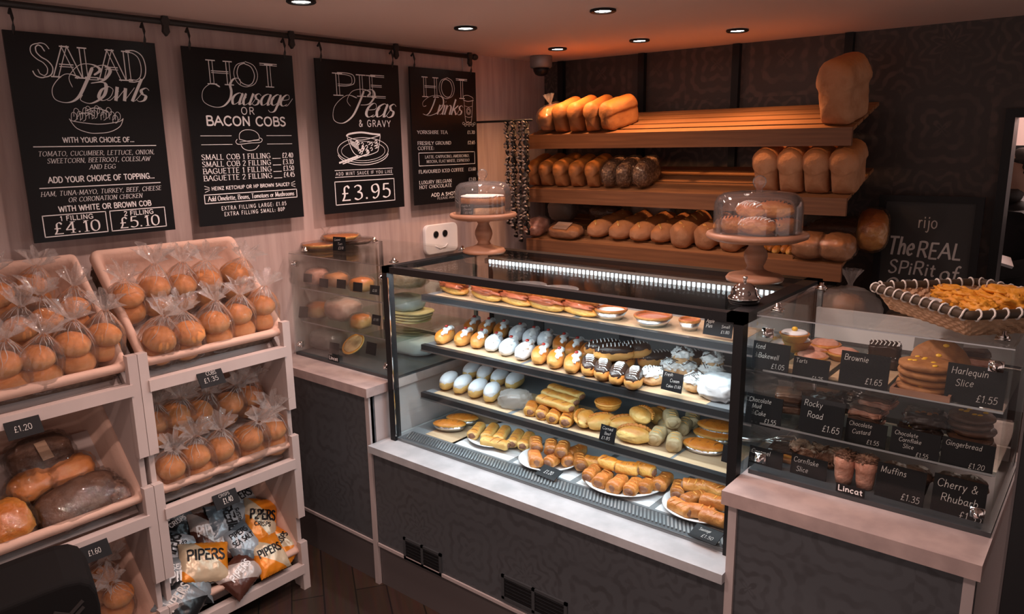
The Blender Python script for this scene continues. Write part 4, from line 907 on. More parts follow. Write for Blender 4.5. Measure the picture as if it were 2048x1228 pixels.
def bagged_on_shelf(px, py, k, size, mat, label, film='wrap', yaw=0, back=.09, seed=1, neck=False, lab=None, group=None, name='bagged_loaf'):
    p = on_shelf(px, py, k, .005); o = thing(name, label, 'bread', (p.x, SY0+back, SZF[k]+math.tan(SA)*back+.002), (SA, 0, yaw), group)
    bm = nb(); blob(bm, (0, 0, size[2]), size, 4, .08, 2.5, seed, flat=-.85, ex=.72); obj('loaf', bm, mat, o, True)
    bm = nb(); blob(bm, (0, 0, size[2]+.002), tuple(s*1.07+.002 for s in size), 4, .08, 6, seed+3, flat=-.85, ex=.7); obj('bag_film', bm, film, o, True)
    if neck:
        bm = nb(); lathe(bm, [(.012, 0), (.006, .012), (.014, .03), (.026, .06)], 48, (0, 0, size[2]*2), wob=lambda a, i: 1+.25*math.sin(9*a)*i/3, cap=(False, False)); obj('gathered_neck', bm, 'ruff', o, True)
    if lab:
        bm = nb(); box(bm, -.05, .05, -.03, .03, 2.12*size[2], 2.12*size[2]+.002, Matrix.Rotation(.25, 4, 'X')); obj('paper_label', bm, lab, o)
    return o
bagged_on_shelf(1086, 270, 0, (.05, .10, .062), 'crust', 'loaf in a clear knotted bag at the far left of the top shelf', 'film', 0, .11, 4, True)
for i, px in enumerate((1212, 1241, 1275)):
    bagged_on_shelf(px, 382, 1, (.043, .10, .062), 'seeded', 'wrapped seeded loaf, %s of three, middle bread shelf' % nth(i, 3), 'wrap', 0, .11, 5+i, False, None, 'wrapped seeded loaves')
# lowest shelf
def bloom_sec(w, h): return lambda a: (math.copysign(abs(math.cos(a))**.9, math.cos(a))*w/2, h*.42+(math.sin(a)*.58*h if math.sin(a) > 0 else -abs(math.sin(a))**.6*.42*h))
def make_bloomer(w, h, L, seed, mat='crustp', er=.26):
    def mk():
        o = thing('bloomer_loaf', 'x', 'bread'); bm = nb(); setH(h); loft(bm, bloom_sec(w, h), L, 20, 30, er, 2, .008, 12, seed); obj('crust', bm, mat, o, True)
        bm = nb()
        for i in range(4): 
            x = -L*.30+i*L*.2; tube(bm, [(x-.02, -w*.30, h*.90), (x, 0, h*1.0), (x+.025, w*.30, h*.90)], lambda t: .0015+.007*math.sin(PI*t), 8, flat=.45)
        obj('score_line', bm, 'pastry', o, True); return o
    return mk
BLM = Kit(make_bloomer(.106, .095, .30, 31))
put_loaves(BLM, [(1190, 494), (1236, 499), (1277, 504), (1318, 509)], 2, lambda i, n: 'long scored loaf lying endways, %s of four on the lowest bread shelf' % nth(i, n), 'scored loaves on the lowest shelf', back=.16, yaw=PI/2-.35, jit=.04)
RND = Kit(make_bloomer(.116, .120, .25, 41, 'crustp', .12))
put_loaves(RND, [(1360, 512), (1408, 516), (1458, 520)], 2, lambda i, n: 'rounded barrel loaf, %s of three, lowest shelf behind the right dome' % nth(i, n), 'barrel loaves on the lowest shelf', back=.13, yaw=PI/2-.15)
bagged_on_shelf(1062, 486, 2, (.06, .07, .042), 'pinkic', 'bagged pale rolls at the far left of the lowest shelf', 'film', 0, .07, 4)
bagged_on_shelf(1122, 492, 2, (.105, .055, .034), 'crustp', 'bag of rolls with a yellow paper label on the lowest shelf', 'wrap', -.1, .06, 6, False, 'tanlab')
bagged_on_shelf(1072, 468, 2, (.075, .05, .06), 'dark', 'bagged dark round loaf at the back left of the lowest shelf', 'milkf', 0, .27, 8)
bagged_on_shelf(1252, 470, 2, (.11, .05, .07), 'dark', 'dark loaf in a cloudy bag behind the scored loaves', 'milkf', 0, .30, 9)
bagged_on_shelf(1160, 470, 2, (.09, .05, .05), 'dark', 'dark brown bread behind the labelled bag of rolls', 'wrap', 0, .27, 10)
for i, px in enumerate((1612, 1666)): bagged_on_shelf(px, 527+3*i, 2, (.072, .068, .052), 'crustp', ('round bagged cob with a silver sticker, beside the tray of pastries', 'round bagged cob at the right end of the lowest shelf')[i], 'wrap', 0, .06, 11+i, name='bagged_cob')
bagged_on_shelf(1650, 520, 2, (.15, .07, .045), 'dark', 'long dark bread in clear wrap behind the two round bagged cobs', 'wrap', -.15, .25, 14)
bagged_on_shelf(1715, 520, 2, (.06, .11, .075), 'sausage', 'brown bread in a clear bag hanging past the right end of the lowest shelf', 'wrap', .2, .20, 15)
p = on_shelf(1545, 520, 2, .05); o = thing('pastry_tray', 'small tray of sliced pastries beside the round bagged cobs', 'tray', (p.x, SY0+.07, SZF[2]+.02), (SA, 0, 0))
bm = nb(); box(bm, -.10, .10, -.05, .05, -.004, .004); box(bm, -.10, .10, -.055, -.05, -.004, .02); box(bm, -.10, .10, .05, .055, -.004, .02); obj('tray_body', bm, 'oak', o)
for i in range(6):
    bm = nb(); blob(bm, (-.075+.03*i, .01*(-1)**i, .022), (.018, .036, .018), 2, .15, 3, i); q = obj('slice', bm, 'golden' if i % 2 else 'sausage', o, True)

# shell garland by the wall
o = thing('shell_garland', 'bundle of brown shell strings hanging at the left end of the bread shelves', 'garland', (-2.435, 3.02, 1.812))
for s in range(6):
    x0, y0 = -.070+.027*s, .03*math.sin(s*2.1); n = (30, 34, 31, 35, 33, 30)[s]
    g = nb(); tube(g, [(x0+.004*math.sin(k*1.9), y0, -.0185*k*n/34) for k in range(33)], lambda t: .010+.003*math.sin(t*90), 8); st_ = obj('cord', g, 'cord', o, True)
    g = nb()
    for i in range(n):
        if rnd.random() < .1: continue
        z = -.01-i*.0172; m = Matrix.Translation((x0+rnd.uniform(-.010, .010), y0-.011, z)) @ Euler((rnd.uniform(-.5, .5), rnd.uniform(-.6, .6), rnd.uniform(-.6, .6))).to_matrix().to_4x4()
        blob(g, (0, 0, 0), (.0115, .006, .0055), 2, mat=m)
    obj('shells', g, 'shell', st_, True)['kind'] = 'stuff'
bm = nb(); tube(bm, [(-.305, 0, .0), (.09, 0, .0)], .006, 10); obj('hanging_bar', bm, 'iron', o, True)

# ================================================================ cake stands
def stand(name_label, x, y, r, zp, seed):
    o = thing('cake_stand', name_label, 'cake stand', (x, y, ZT)); h = zp-ZT
    bm = nb(); lathe(bm, [(.01, 0), (.085, 0), (.088, .008), (.080, .018), (.045, .026), (.030, .034)], 40); obj('foot', bm, 'standw', o, True)
    bm = nb(); lathe(bm, [(.030, .03), (.024, .045), (.030, .056), (.036, .075), (.034, .09), (.022, h-.035), (.030, h-.022), (.05, h-.016)], 36); obj('stem', bm, 'standw', o, True)
    bm = nb(); lathe(bm, [(.05, h-.018), (r-.02, h-.016), (r, h-.008), (r+.004, h), (r, h+.008), (r-.012, h+.010), (r-.016, h+.004), (.001, h+.004)], 56); obj('plate', bm, 'standw', o, True)
    return o
def dome(label, x, y, r, z, h):
    o = thing('glass_dome', label, 'glass dome', (x, y, z)); t = .003
    out = [(r, 0), (r, h*.62), (r*.985, h*.74), (r*.93, h*.86), (r*.80, h*.95), (r*.5, h*.99), (.02, h)]
    inn = [(max(a-t, .002), b if b == 0 else b-t*(1 if b > h*.7 else 0)) for a, b in reversed(out)]
    bm = nb(); lathe(bm, out+inn, 56, cap=(False, False)); obj('bell_jar', bm, 'dome', o, True)
    bm = nb(); lathe(bm, [(.012, h), (.009, h+.008), (.016, h+.014), (.021, h+.026), (.019, h+.038), (.010, h+.046), (.001, h+.048)], 28); obj('knob', bm, 'dome', o, True)
    return o
LX, LY, LZ = -2.0, 2.25, 1.422; RX, RY, RZ = -.88, 2.26, 1.412
stand("turned wooden cake stand on the lit case's left back corner, under a layer cake", LX, LY, .132, LZ, 1)
stand("turned wooden cake stand on the lit case's right back corner, under pastries", RX, RY, .150, RZ, 2)
dome('glass dome over the layer cake', LX, LY, .112, LZ+.006, .128)
dome('glass dome over the drizzled pastries', RX, RY, .132, RZ+.006, .128)
o = thing('layer_cake', 'two-layer cake with chocolate filling and drizzled top under the left glass dome', 'cake', (LX, LY, LZ+.005))
bm = nb(); lathe(bm, [(.001, 0), (.085, 0), (.088, .006), (.088, .026), (.084, .03), (.001, .03)], 48, wob=lambda a, i: 1+.015*math.sin(7*a)); obj('lower_layer', bm, 'sponge', o, True)
bm = nb(); lathe(bm, [(.001, .03), (.086, .03), (.088, .035), (.086, .041), (.001, .041)], 48, wob=lambda a, i: 1+.02*math.sin(9*a+1)); obj('chocolate_filling', bm, 'choc', o, True)
bm = nb(); lathe(bm, [(.001, .041), (.087, .041), (.09, .05), (.089, .062), (.08, .068), (.001, .07)], 48, wob=lambda a, i: 1+.015*math.sin(6*a+2)); obj('upper_layer', bm, 'ginger', o, True)
bm = nb()
for i in range(26):
    a = -.085+.17*i/25; e = math.sqrt(max(0, .086**2-a*a)); tube(bm, [(a, -e, .070), (a+.008*math.sin(i), 0, .0735), (a-.004, e, .070)], .0028, 6)
obj('icing_drizzle', bm, 'cream', o, True)

def card(px, py, plane, w, h, lines, label, lean=.25, yaw=0, z=None, name='name_card'):
    """black card standing on a surface; plane = ('y', value) or a point"""
    p = plane if isinstance(plane, Vector) else aty(px, py, plane)
    o = thing(name, label, 'card', p, (-lean, 0, yaw))
    bm = nb(); box(bm, -w/2, w/2, 0, .0025, -h/2, h/2); obj('card', bm, 'cardb', o)
    if lines:
        bm = nb()
        for t, a, b, v, hh in lines: write(bm, t, a*w, b*w, (v-.5)*h, hh*h, 'hand', slant=.12, jit=.03, rise=rnd.uniform(0, .004))
        obj('chalk_lettering', bm, 'chalkw', o)
    return o
p = aty(932, 419, LY-.105); card(0, 0, Vector((p.x, p.y+.005, p.z)), .052, .040, [('Vanilla &', -.45, .25, .72, .17), ('Chocolate', -.25, .35, .45, .17), ('£2.60', -.1, .4, .10, .17)], 'small black card reading Vanilla and Chocolate in front of the layer cake', .2, .35)
# drizzled pastries under the right dome
def make_danish(seed):
    def mk():
        o = thing('drizzled_pastry', 'x', 'pastry'); bm = nb(); blob(bm, (0, 0, .026), (.060, .034, .028), 4, .10, 3, seed, flat=-.9)
        obj('pastry_body', bm, 'sausage', o, True)
        bm = nb()
        for i in range(9):
            x = -.045+.011*i; k = math.sqrt(max(.05, 1-(x/.06)**2)); tube(bm, [(x-.006, -.030*k, .030), (x, -.014*k, .026+.027*k), (x+.004, .006*k, .026+.029*k), (x+.008, .028*k, .034)], .0022, 6)
        obj('chocolate_drizzle', bm, 'choc' if seed % 2 else 'cream', o, True); return o
    return mk
DN = [Kit(make_danish(s)) for s in (1, 2, 5)]
for i, (dx, dy, dz, yaw, rx, l) in enumerate(((-.058, -.045, .006, .4, 0, 'front left drizzled pastry under the right glass dome'), (.02, -.055, .006, -.1, 0, 'front middle drizzled pastry under the right glass dome'), (.078, .01, .006, 1.1, 0, 'drizzled pastry at the right side under the right glass dome'), (-.035, .045, .006, .2, 0, 'drizzled pastry at the back under the right glass dome'),
        (-.012, -.005, .052, -.5, .35, 'large drizzled pastry tilted on top of the heap under the right dome'), (.05, -.012, .054, .3, -.2, 'round pastry resting on top at the right under the right dome'))):
    DN[i % 3].put((RX+dx, RY+dy, RZ+dz), (rx, 0, yaw), l, 'pastries under the right dome')
# ================================================================ food in the lit case
Z1, Z2, Z3, ZD = .1455+1.0, .9525, .7635, .6085
YD = -.35                                            # buns lie slantwise on their trays
def at(px, py, z, h=.03): return atz(px, py, z+h)     # pixel of the thing's middle -> floor point under it
def pos(px, py, z, h): p = atz(px, py, z+h); return Vector((p.x, p.y, z))
def capsule(bm, L, w, h, na=.05, seed=0, z0=0): return blob(bm, (0, 0, z0+h*.5), (L/2, w/2, h*.56), 4, na, 2, seed, flat=-.8, ex=.85)
def make_finger(kind, seed):
    def mk():
        nm = {'cream': 'cream_finger_bun', 'sugar': 'sugared_cream_bun', 'iced': 'iced_finger_bun', 'choc': 'chocolate_eclair'}[kind]
        o = thing(nm, 'x', 'bun'); L = .125
        bm = nb(); capsule(bm, L, .054, .044, .05, seed); obj('bun', bm, {'cream': 'finger', 'sugar': 'sugar', 'iced': 'pastry', 'choc': 'finger'}[kind], o, True)
        if kind in ('cream', 'sugar'):
            bm = nb(); rows = [(x, .012*math.sin(i*1.3)) for i, x in enumerate(np.linspace(-L*.44, L*.42, 11))]
            tube(bm, [(x, -.012+.004*math.sin(i*2.0), .036+.010*math.cos(x/L*3)) for i, (x, _) in enumerate(rows)], lambda t: .0125*(.75+.25*math.sin(t*34))*min(1, 4*t+.35, 4*(1-t)+.35), 12, flat=.8)
            obj('piped_cream', bm, 'cream', o, True)
            bm = nb(); blob(bm, (-L*.10, -.012, .060), (.0085, .0065, .0045), 2, .15, 3, seed); obj('jam_spot', bm, 'jam', o, True)
        if kind == 'iced':
            bm = nb(); blob(bm, (0, 0, .030), (L/2*.97, .0265, .022), 4, .04, 3, seed, flat=-.25, ex=.85); obj('icing', bm, 'icing', o, True)
        if kind == 'choc':
            bm = nb(); blob(bm, (0, 0, .030), (L/2*.96, .026, .021), 4, .05, 3, seed, flat=-.2, ex=.85); obj('chocolate_coat', bm, 'choc', o, True)
            bm = nb()
            for i in range(9):
                x = -.048+.012*i; k = math.sqrt(max(.1, 1-(x/.062)**2)); tube(bm, [(x-.004, -.024*k, .036), (x, -.010*k, .031+.020*k), (x+.003, .010*k, .031+.020*k), (x+.006, .024*k, .036)], .0016, 5)
            obj('white_drizzle', bm, 'cream', o, True)
        return o
    return mk
KF = {k: [Kit(make_finger(k, s)) for s in (1, 2)] for k in ('cream', 'sugar', 'iced', 'choc')}
fi = 0
def fingers(kind, lst, z, label, group, h=.024, yaw=PI/2+.42, dz=0, roll=0):
    global fi
    for i, (px, py) in enumerate(lst):
        p = pos(px, py, z+dz, h); KF[kind][fi % 2].put(p, (roll, 0, yaw+rnd.uniform(-.10, .10)), label(i, len(lst)), group, 1.1); fi += 1
S2 = 'on the second lit shelf'
fingers('cream', [(890, 671), (928, 675), (959, 679)], Z2, lambda i, n: 'orange cream bun, %s, left group’s front row, %s' % (nth(i, n), S2), 'cream finger buns at the left')
fingers('cream', [(945, 650), (974, 654), (1003, 659)], Z2, lambda i, n: 'orange cream bun, %s, left group’s back row, %s' % (nth(i, n), S2), 'cream finger buns at the left', .026)
fingers('sugar', [(988, 685), (1018, 693), (1050, 701)], Z2, lambda i, n: 'white sugar-dusted cream bun, %s, front row, %s' % (nth(i, n), S2), 'sugar dusted buns')
fingers('sugar', [(1036, 664), (1063, 671), (1091, 677)], Z2, lambda i, n: 'white sugar-dusted cream bun, %s, back row, %s' % (nth(i, n), S2), 'sugar dusted buns', .028)
fingers('cream', [(1081, 709), (1112, 717), (1146, 726)], Z2, lambda i, n: 'orange cream bun, %s, middle group’s front row, %s' % (nth(i, n), S2), 'cream finger buns in the middle')
fingers('cream', [(1122, 685), (1150, 693), (1178, 700)], Z2, lambda i, n: 'orange cream bun, %s, middle group’s back row, %s' % (nth(i, n), S2), 'cream finger buns in the middle', .028)
fingers('choc', [(1180, 731), (1206, 740), (1238, 748), (1268, 757)], Z2, lambda i, n: 'chocolate eclair, %s of four in front, %s' % (nth(i, n), S2), 'chocolate eclairs')
fingers('choc', [(1222, 708), (1255, 716)], Z2, lambda i, n: 'chocolate eclair, %s of two under the heap, %s' % (nth(i, n), S2), 'chocolate eclairs')
fingers('choc', [(1207, 699), (1228, 708), (1262, 703)], Z2, lambda i, n: 'chocolate eclair, %s of three topping the heap, %s' % (nth(i, n), S2), 'chocolate eclairs', .02, .85, .040, .1)
fingers('choc', [(1313, 716), (1374, 714)], Z2, lambda i, n: ('white-striped chocolate eclair behind the cream cakes, left of the two', 'white-striped chocolate eclair behind the cream cakes, right of the two')[i], 'striped eclairs behind the cream cakes', .03, PI/2-.6)
def make_creamcake(seed):
    def mk():
        o = thing('cream_cake', 'x', 'cake'); bm = nb(); blob(bm, (0, 0, .022), (.038, .034, .024), 3, .08, 2, seed, flat=-.85); obj('choux', bm, 'sponge', o, True)
        bm = nb(); blob(bm, (0, 0, .040), (.036, .032, .020), 4, .35, 3.5, seed, flat=-.7); obj('cream_top', bm, 'cream', o, True)
        bm = nb()
        for i in range(7): x = -.022+.008*i; tube(bm, [(x, -.024, .050), (x+.004, 0, .0625), (x, .022, .050)], .0013, 5)
        obj('chocolate_lines', bm, 'choc', o, True); return o
    return mk
CC = [Kit(make_creamcake(s)) for s in (4, 9)]
for i, (px, py, dz, l) in enumerate(((1306, 751, 0, 'white cream cake left of the black card'), (1342, 735, 0, 'white cream cake behind the black card'), (1390, 764, 0, 'white cream cake right of the black card'), (1372, 737, 0, 'white cream cake amid the cream cakes'), (1424, 744, 0, 'white cream cake behind the white paper bag'), (1425, 722, .03, 'white cream cake stacked at the right back'), (1365, 713, .035, 'white cream cake stacked on the back of the tray'))):
    CC[i % 2].put(pos(px, py, Z2+dz, .03), (0, 0, rnd.uniform(0, 6)), l+' '+S2, 'cream cakes')
def white_bag(px, py, z, size, label, mat='paper', yaw=0, seed=1):
    p = pos(px, py, z, size[2]*.9); o = thing('paper_bag', label, 'bag', p, (0, 0, yaw)); bm = nb()
    blob(bm, (0, 0, size[2]*.85), size, 4, .16, 5, seed, flat=-.82, ex=.7); obj('bag_body', bm, mat, o, True)
    bm = nb()
    for i in range(7):
        a = -.6+.2*i; tube(bm, [(size[0]*.75*a, -size[1]*.72, size[2]*.35), (size[0]*.55*a, -size[1]*.38, size[2]*1.40), (size[0]*.3*a, size[1]*.2, size[2]*1.78)], lambda t: .0012+.0022*math.sin(PI*t), 6)
    obj('crease', bm, mat, o, True); return o
white_bag(1440, 773, Z2, (.062, .055, .038), 'white paper-wrapped item at the right end of the second shelf of the lit case', seed=3)
card(1344, 764, 1.925, .070, .056, [('Fresh', -.4, .0, .75, .17), ('Cream', -.1, .35, .48, .17), ('Cakes £1.60', -.25, .45, .18, .15)], 'black card standing among the cream cakes on the second shelf of the lit case', .2, -.1)
# wooden liners under the buns
def liner_board(x0, x1, y0, y1, z, label): return tag(obj('serving_board', bx(x0, x1, y0, y1, z, z+.0035), 'tray', bevel=.001), label, 'board')
for a, b, l in (((873, 690), (1050, 723), 'thin wooden board under the cream buns at the left of the second shelf'), ((1058, 725), (1165, 752), 'thin wooden board under the middle cream buns on the second shelf'), ((1170, 755), (1268, 782), 'thin wooden board under the chocolate eclairs on the second shelf'), ((1275, 780), (1402, 815), 'thin wooden board under the cream cakes on the second shelf')):
    p, q = atz(*a, Z2), atz(*b, Z2); liner_board(p.x, q.x, 1.937, 2.16, Z2-.0033, l)
# ---- top shelf: filled rolls and tarts
def make_roll(seed):
    def mk():
        o = thing('filled_roll', 'x', 'sandwich'); bm = nb(); capsule(bm, .16, .060, .030, .07, seed); obj('lower_half', bm, 'golden', o, True)
        bm = nb(); blob(bm, (0, -.004, .030), (.078, .031, .012), 3, .4, 5, seed); obj('filling', bm, 'redtart', o, True)
        bm = nb(); blob(bm, (0, .004, .043), (.080, .029, .018), 3, .10, 3, seed+2, flat=-.6); obj('upper_half', bm, 'sausage', o, True); return o
    return mk
RL = [Kit(make_roll(s)) for s in (1, 5)]
S1 = 'on the top lit shelf'
for i, (px, py) in enumerate(((908, 573), (975, 585), (1032, 594), (1092, 604), (1158, 613))):
    RL[i % 2].put(pos(px, py, Z1, .025), (0, 0, rnd.uniform(-.25, .05)-.1), 'filled crusty roll, %s of five %s' % (nth(i, 5), S1), 'filled rolls on the top shelf', 1.15)
def make_tart(r, h, fill, seed):
    def mk():
        o = thing('foil_tart', 'x', 'tart')
        bm = nb(); lathe(bm, [(r*.68, 0), (r*.97, h*.72), (r*.985, h*.74), (r*.70, .002)], 80, wob=lambda a, i: 1+.022*math.sin(40*a), cap=(True, True)); obj('foil_case', bm, 'foil', o, True)
        bm = nb(); lathe(bm, [(r*.94, h*.66), (r*1.02, h*.80), (r*1.03, h*.92), (r*.97, h), (r*.88, h*.95), (r*.83, h*.74)], 56, wob=lambda a, i: 1+.015*math.sin(28*a), cap=(False, False)); obj('pastry_rim', bm, 'sausage', o, True)
        bm = nb(); lathe(bm, [(r*.86, h*.80), (r*.4, h*.83), (.001, h*.82)], 40, cap=(False, False)); obj('tart_filling', bm, fill, o, True); return o
    return mk
for (px, py, r, h, f, l) in ((1222, 624, .052, .036, 'icing', 'white-filled pastry tart in a foil case'), (1306, 637, .058, .036, 'redtart', 'wide red-filled pastry tart in a foil case'), (1379, 646, .032, .036, 'redtart', 'small red-filled tart in a foil cup')):
    Kit(make_tart(r, h, f, 3)).put(pos(px, py, Z1, h*.6), (0, 0, 0), l+' '+S1)
card(1436, 655, 1.945, .088, .050, [('Apple', -.42, -.15, .7, .2), ('Pies', -.42, -.2, .4, .2), ('Small', .12, .4, .5, .16), ('£1.80', .12, .4, .2, .16)], 'grey-black card at the right end of the top shelf of the lit case', .2, -.05)
for px, py, l in ((1035, 557, 'left white plate at the back of the lit case’s top shelf'), (1090, 567, 'right white plate at the back of the lit case’s top shelf')):
    p = atz(px, py, Z1+.05); bm = nb(); lathe(bm, [(.001, .006), (.05, .006), (.078, .018), (.080, .016), (.052, 0), (.001, 0)], 44); tag(obj('dinner_plate', bm, 'plate', None, True, loc=(p.x, 2.24, Z1), rot=(0, 0, 0)), l, 'plate')
for x0, x1, l in ((-1.99, -1.36, 'wooden board under the filled rolls on the top shelf'), (-1.33, -.80, 'wooden board under the foil tarts on the top shelf')): liner_board(x0, x1, 1.95, 2.15, Z1-.0033, l)
# ---- third shelf
S3 = 'on the third lit shelf'
fingers('iced', [(898, 762), (926, 769), (956, 777), (984, 785)], Z3, lambda i, n: 'white iced bun, %s, front row, %s' % (nth(i, n), S3), 'iced buns')
fingers('iced', [(944, 740), (970, 747), (1000, 754), (1030, 760)], Z3, lambda i, n: 'white iced bun, %s, back row, %s' % (nth(i, n), S3), 'iced buns', .026)
white_bag(1030, 797, Z3, (.060, .048, .032), 'iced bun in a crinkled clear bag beside the white iced buns', 'milkf', .5, 7)
def make_sroll(L, w, h, mat, seed, end='filling'):
    def mk():
        o = thing('sausage_roll', 'x', 'pastry'); setH(h)
        bm = nb(); loft(bm, lambda a: (math.copysign(abs(math.cos(a))**.75, math.cos(a))*w/2, h/2+math.copysign(abs(math.sin(a))**.75, math.sin(a))*h/2), L, 14, 26, .05, 2, .004, 25, seed); obj('pastry_wrap', bm, mat, o, True)
        bm = nb()
        for s in (-1, 1): blob(bm, (s*(L/2-.004), 0, h*.48), (.007, w*.36, h*.36), 2, .25, 4, seed)
        obj('meat_end', bm, end, o, True)
        bm = nb()
        for k in range(3):
            x = -L*.26+L*.26*k; tube(bm, [(x-.006, -w*.42, h*.80), (x, -w*.2, h*.985), (x+.004, w*.15, h*.99), (x+.010, w*.42, h*.80)], lambda t: .0006+.0024*math.sin(PI*t), 6, flat=.6)
        obj('score_mark', bm, {'pastry': 'sausage', 'sausage': 'golden', 'golden': 'sausage', 'silk': 'pastry'}[mat], o, True); return o
    return mk
SRY = [Kit(make_sroll(.115, .044, .034, 'pastry', s)) for s in (1, 2)]; SRB = [Kit(make_sroll(.085, .046, .038, 'sausage', s)) for s in (3, 4, 6)]; SRS = [Kit(make_sroll(.085, .048, .042, 'silk', s, 'silk')) for s in (8, 9)]; SRG = [Kit(make_sroll(.075, .045, .038, 'golden', s)) for s in (5, 7)]
YE = PI/2+.42
for i, (px, py) in enumerate(((1063, 815), (1087, 822), (1110, 829), (1135, 836))): SRG[i % 2].put(pos(px, py, Z3, .022), (0, 0, YE+rnd.uniform(-.1, .1)), 'short sausage roll, %s of four in front, %s' % (nth(i, 4), S3), 'short sausage rolls')
for i, (px, py) in enumerate(((1092, 803), (1118, 810), (1142, 817))): SRG[i % 2].put(pos(px, py, Z3, .018), (0, 0, YE), 'golden roll, %s of three beneath the long rolls %s' % (nth(i, 3), S3), 'short sausage rolls')
LONG = Kit(make_sroll(.16, .046, .030, 'pastry', 12))
for i, (px, py) in enumerate(((1110, 806), (1120, 794), (1132, 783))): LONG.put(pos(px, py, Z3+.036, .016), (0, 0, -.12), 'long pale pastry roll, %s of three %s' % (nth(i, 3, 'from the front'), S3), 'long pale pastry rolls')
def make_pasty(seed):
    def mk():
        o = thing('pasty', 'x', 'pasty'); bm = nb()
        def fn(p): return 1.0 if p.y > 0 else 1-.25*abs(p.y)
        blob(bm, (0, 0, .028), (.068, .042, .030), 4, .06, 2, seed, flat=-.85, fn=fn); obj('pasty_body', bm, 'pastry', o, True)
        bm = nb(); pts = []
        for i in range(37):
            a = PI*.02+PI*.96*i/36; pts.append((.068*math.cos(a), .018+.026*math.sin(a)+.0025*math.sin(i*2.1), .030+.014*math.sin(a)+.003*math.sin(i*2.1+1)))
        tube(bm, pts, lambda t: .004+.0045*math.sin(PI*t), 8); obj('crimped_edge', bm, 'golden', o, True); return o
    return mk
PS = [Kit(make_pasty(s)) for s in (1, 2, 3)]
for i, (px, py, dz, yaw, rx, l) in enumerate(((1172, 834, 0, 1.9, .3, 'pale pasty at the left end of the heap'), (1206, 841, 0, 1.2, .1, 'pasty behind the black card at its left'), (1252, 845, 0, .9, .2, 'golden pasty behind the black card at its right'), (1268, 866, 0, .25, .5, 'pasty in front, right of the black card'), (1280, 827, .03, -.6, .2, 'large pale pasty on top of the heap'), (1312, 828, 0, -.8, .2, 'pasty at the back right of the heap'))):
    PS[i % 3].put(pos(px, py, Z3+dz, .03), (rx*.5, 0, yaw), l+' '+S3, 'pasties on the third shelf', .84)
o = thing('round_pie', 'round golden pie on top of the pasty heap '+S3, 'pie', pos(1216, 807, Z3+.04, .02)); bm = nb(); lathe(bm, [(.03, 0), (.042, .012), (.044, .026), (.036, .033), (.001, .036)], 40, wob=lambda a, i: 1+.03*math.sin(16*a)); obj('pie_crust', bm, 'golden', o, True)
bm = nb(); tube(bm, [(.042*math.cos(2*PI*i/24), .042*math.sin(2*PI*i/24), .026) for i in range(24)], .005, 8, True); obj('crimped_edge', bm, 'golden', o, True)
for i, (px, py, dz) in enumerate(((1314, 872, 0), (1349, 884, 0), (1343, 838, .035), (1368, 852, 0), (1384, 840, 0), (1332, 855, 0))): SRS[i % 2].put(pos(px, py, Z3+dz, .02), (0, 0, YE+.2*((i % 3)-1)), 'grey-brown roll, %s %s' % (('front left of the rolls beside the pasties', 'front right of the rolls beside the pasties', 'topmost of the rolls beside the pasties', 'middle of the rolls beside the pasties', 'rearmost of the rolls beside the pasties', 'back left of the rolls beside the pasties')[i], S3), 'filled rolls right of the pasties')
def make_oval(seed):
    def mk():
        o = thing('oval_pie', 'x', 'pie'); bm = nb(); lathe(bm, [(.055, 0), (.064, .018), (.066, .020), (.056, .002)], 64, sy=.58, wob=lambda a, i: 1+.012*math.sin(44*a)); obj('foil_case', bm, 'foil', o, True)
        bm = nb(); lathe(bm, [(.063, .016), (.067, .023), (.058, .028), (.03, .033), (.001, .034)], 48, sy=.58, wob=lambda a, i: 1+.01*math.sin(20*a)); obj('pie_lid', bm, 'golden', o, True)
        bm = nb()
        for k in range(4): x = -.036+.024*k; tube(bm, [(x-.006, -.022, .028), (x, 0, .0335), (x+.008, .022, .028)], lambda t: .0006+.0026*math.sin(PI*t), 6, flat=.6)
        obj('score_mark', bm, 'sausage', o, True); return o
    return mk
OV = Kit(make_oval(1))
for i, (px, py, dz) in enumerate(((1408, 890, 0), (1428, 868, .0), (1436, 852, .02))): OV.put(pos(px, py, Z3+dz, .02), (.08, 0, .12), 'oval golden foil pie, %s of three %s' % (nth(i, 3, 'from the front'), S3), 'oval pies')
card(1215, 868, 1.915, .060, .052, [('Corned', -.38, .3, .72, .18), ('Beef', -.2, .2, .42, .18), ('£1.85', -.35, .2, .1, .18)], 'black card leaning on the pasties on the third shelf of the lit case', .25, -.1)
card(1454, 908, 1.905, .030, .05, [], 'black card cut by the right edge of the third shelf of the lit case', .2, -.1)
for x0, x1, l in ((-1.99, -1.62, 'thin wooden board under the iced buns'), (-1.60, -1.38, 'thin wooden board under the sausage rolls on the third shelf'), (-1.36, -.98, 'thin wooden board under the pasties'), (-.97, -.80, 'thin wooden board under the oval pies')): liner_board(x0, x1, 1.925, 2.15, Z3-.0033, l)
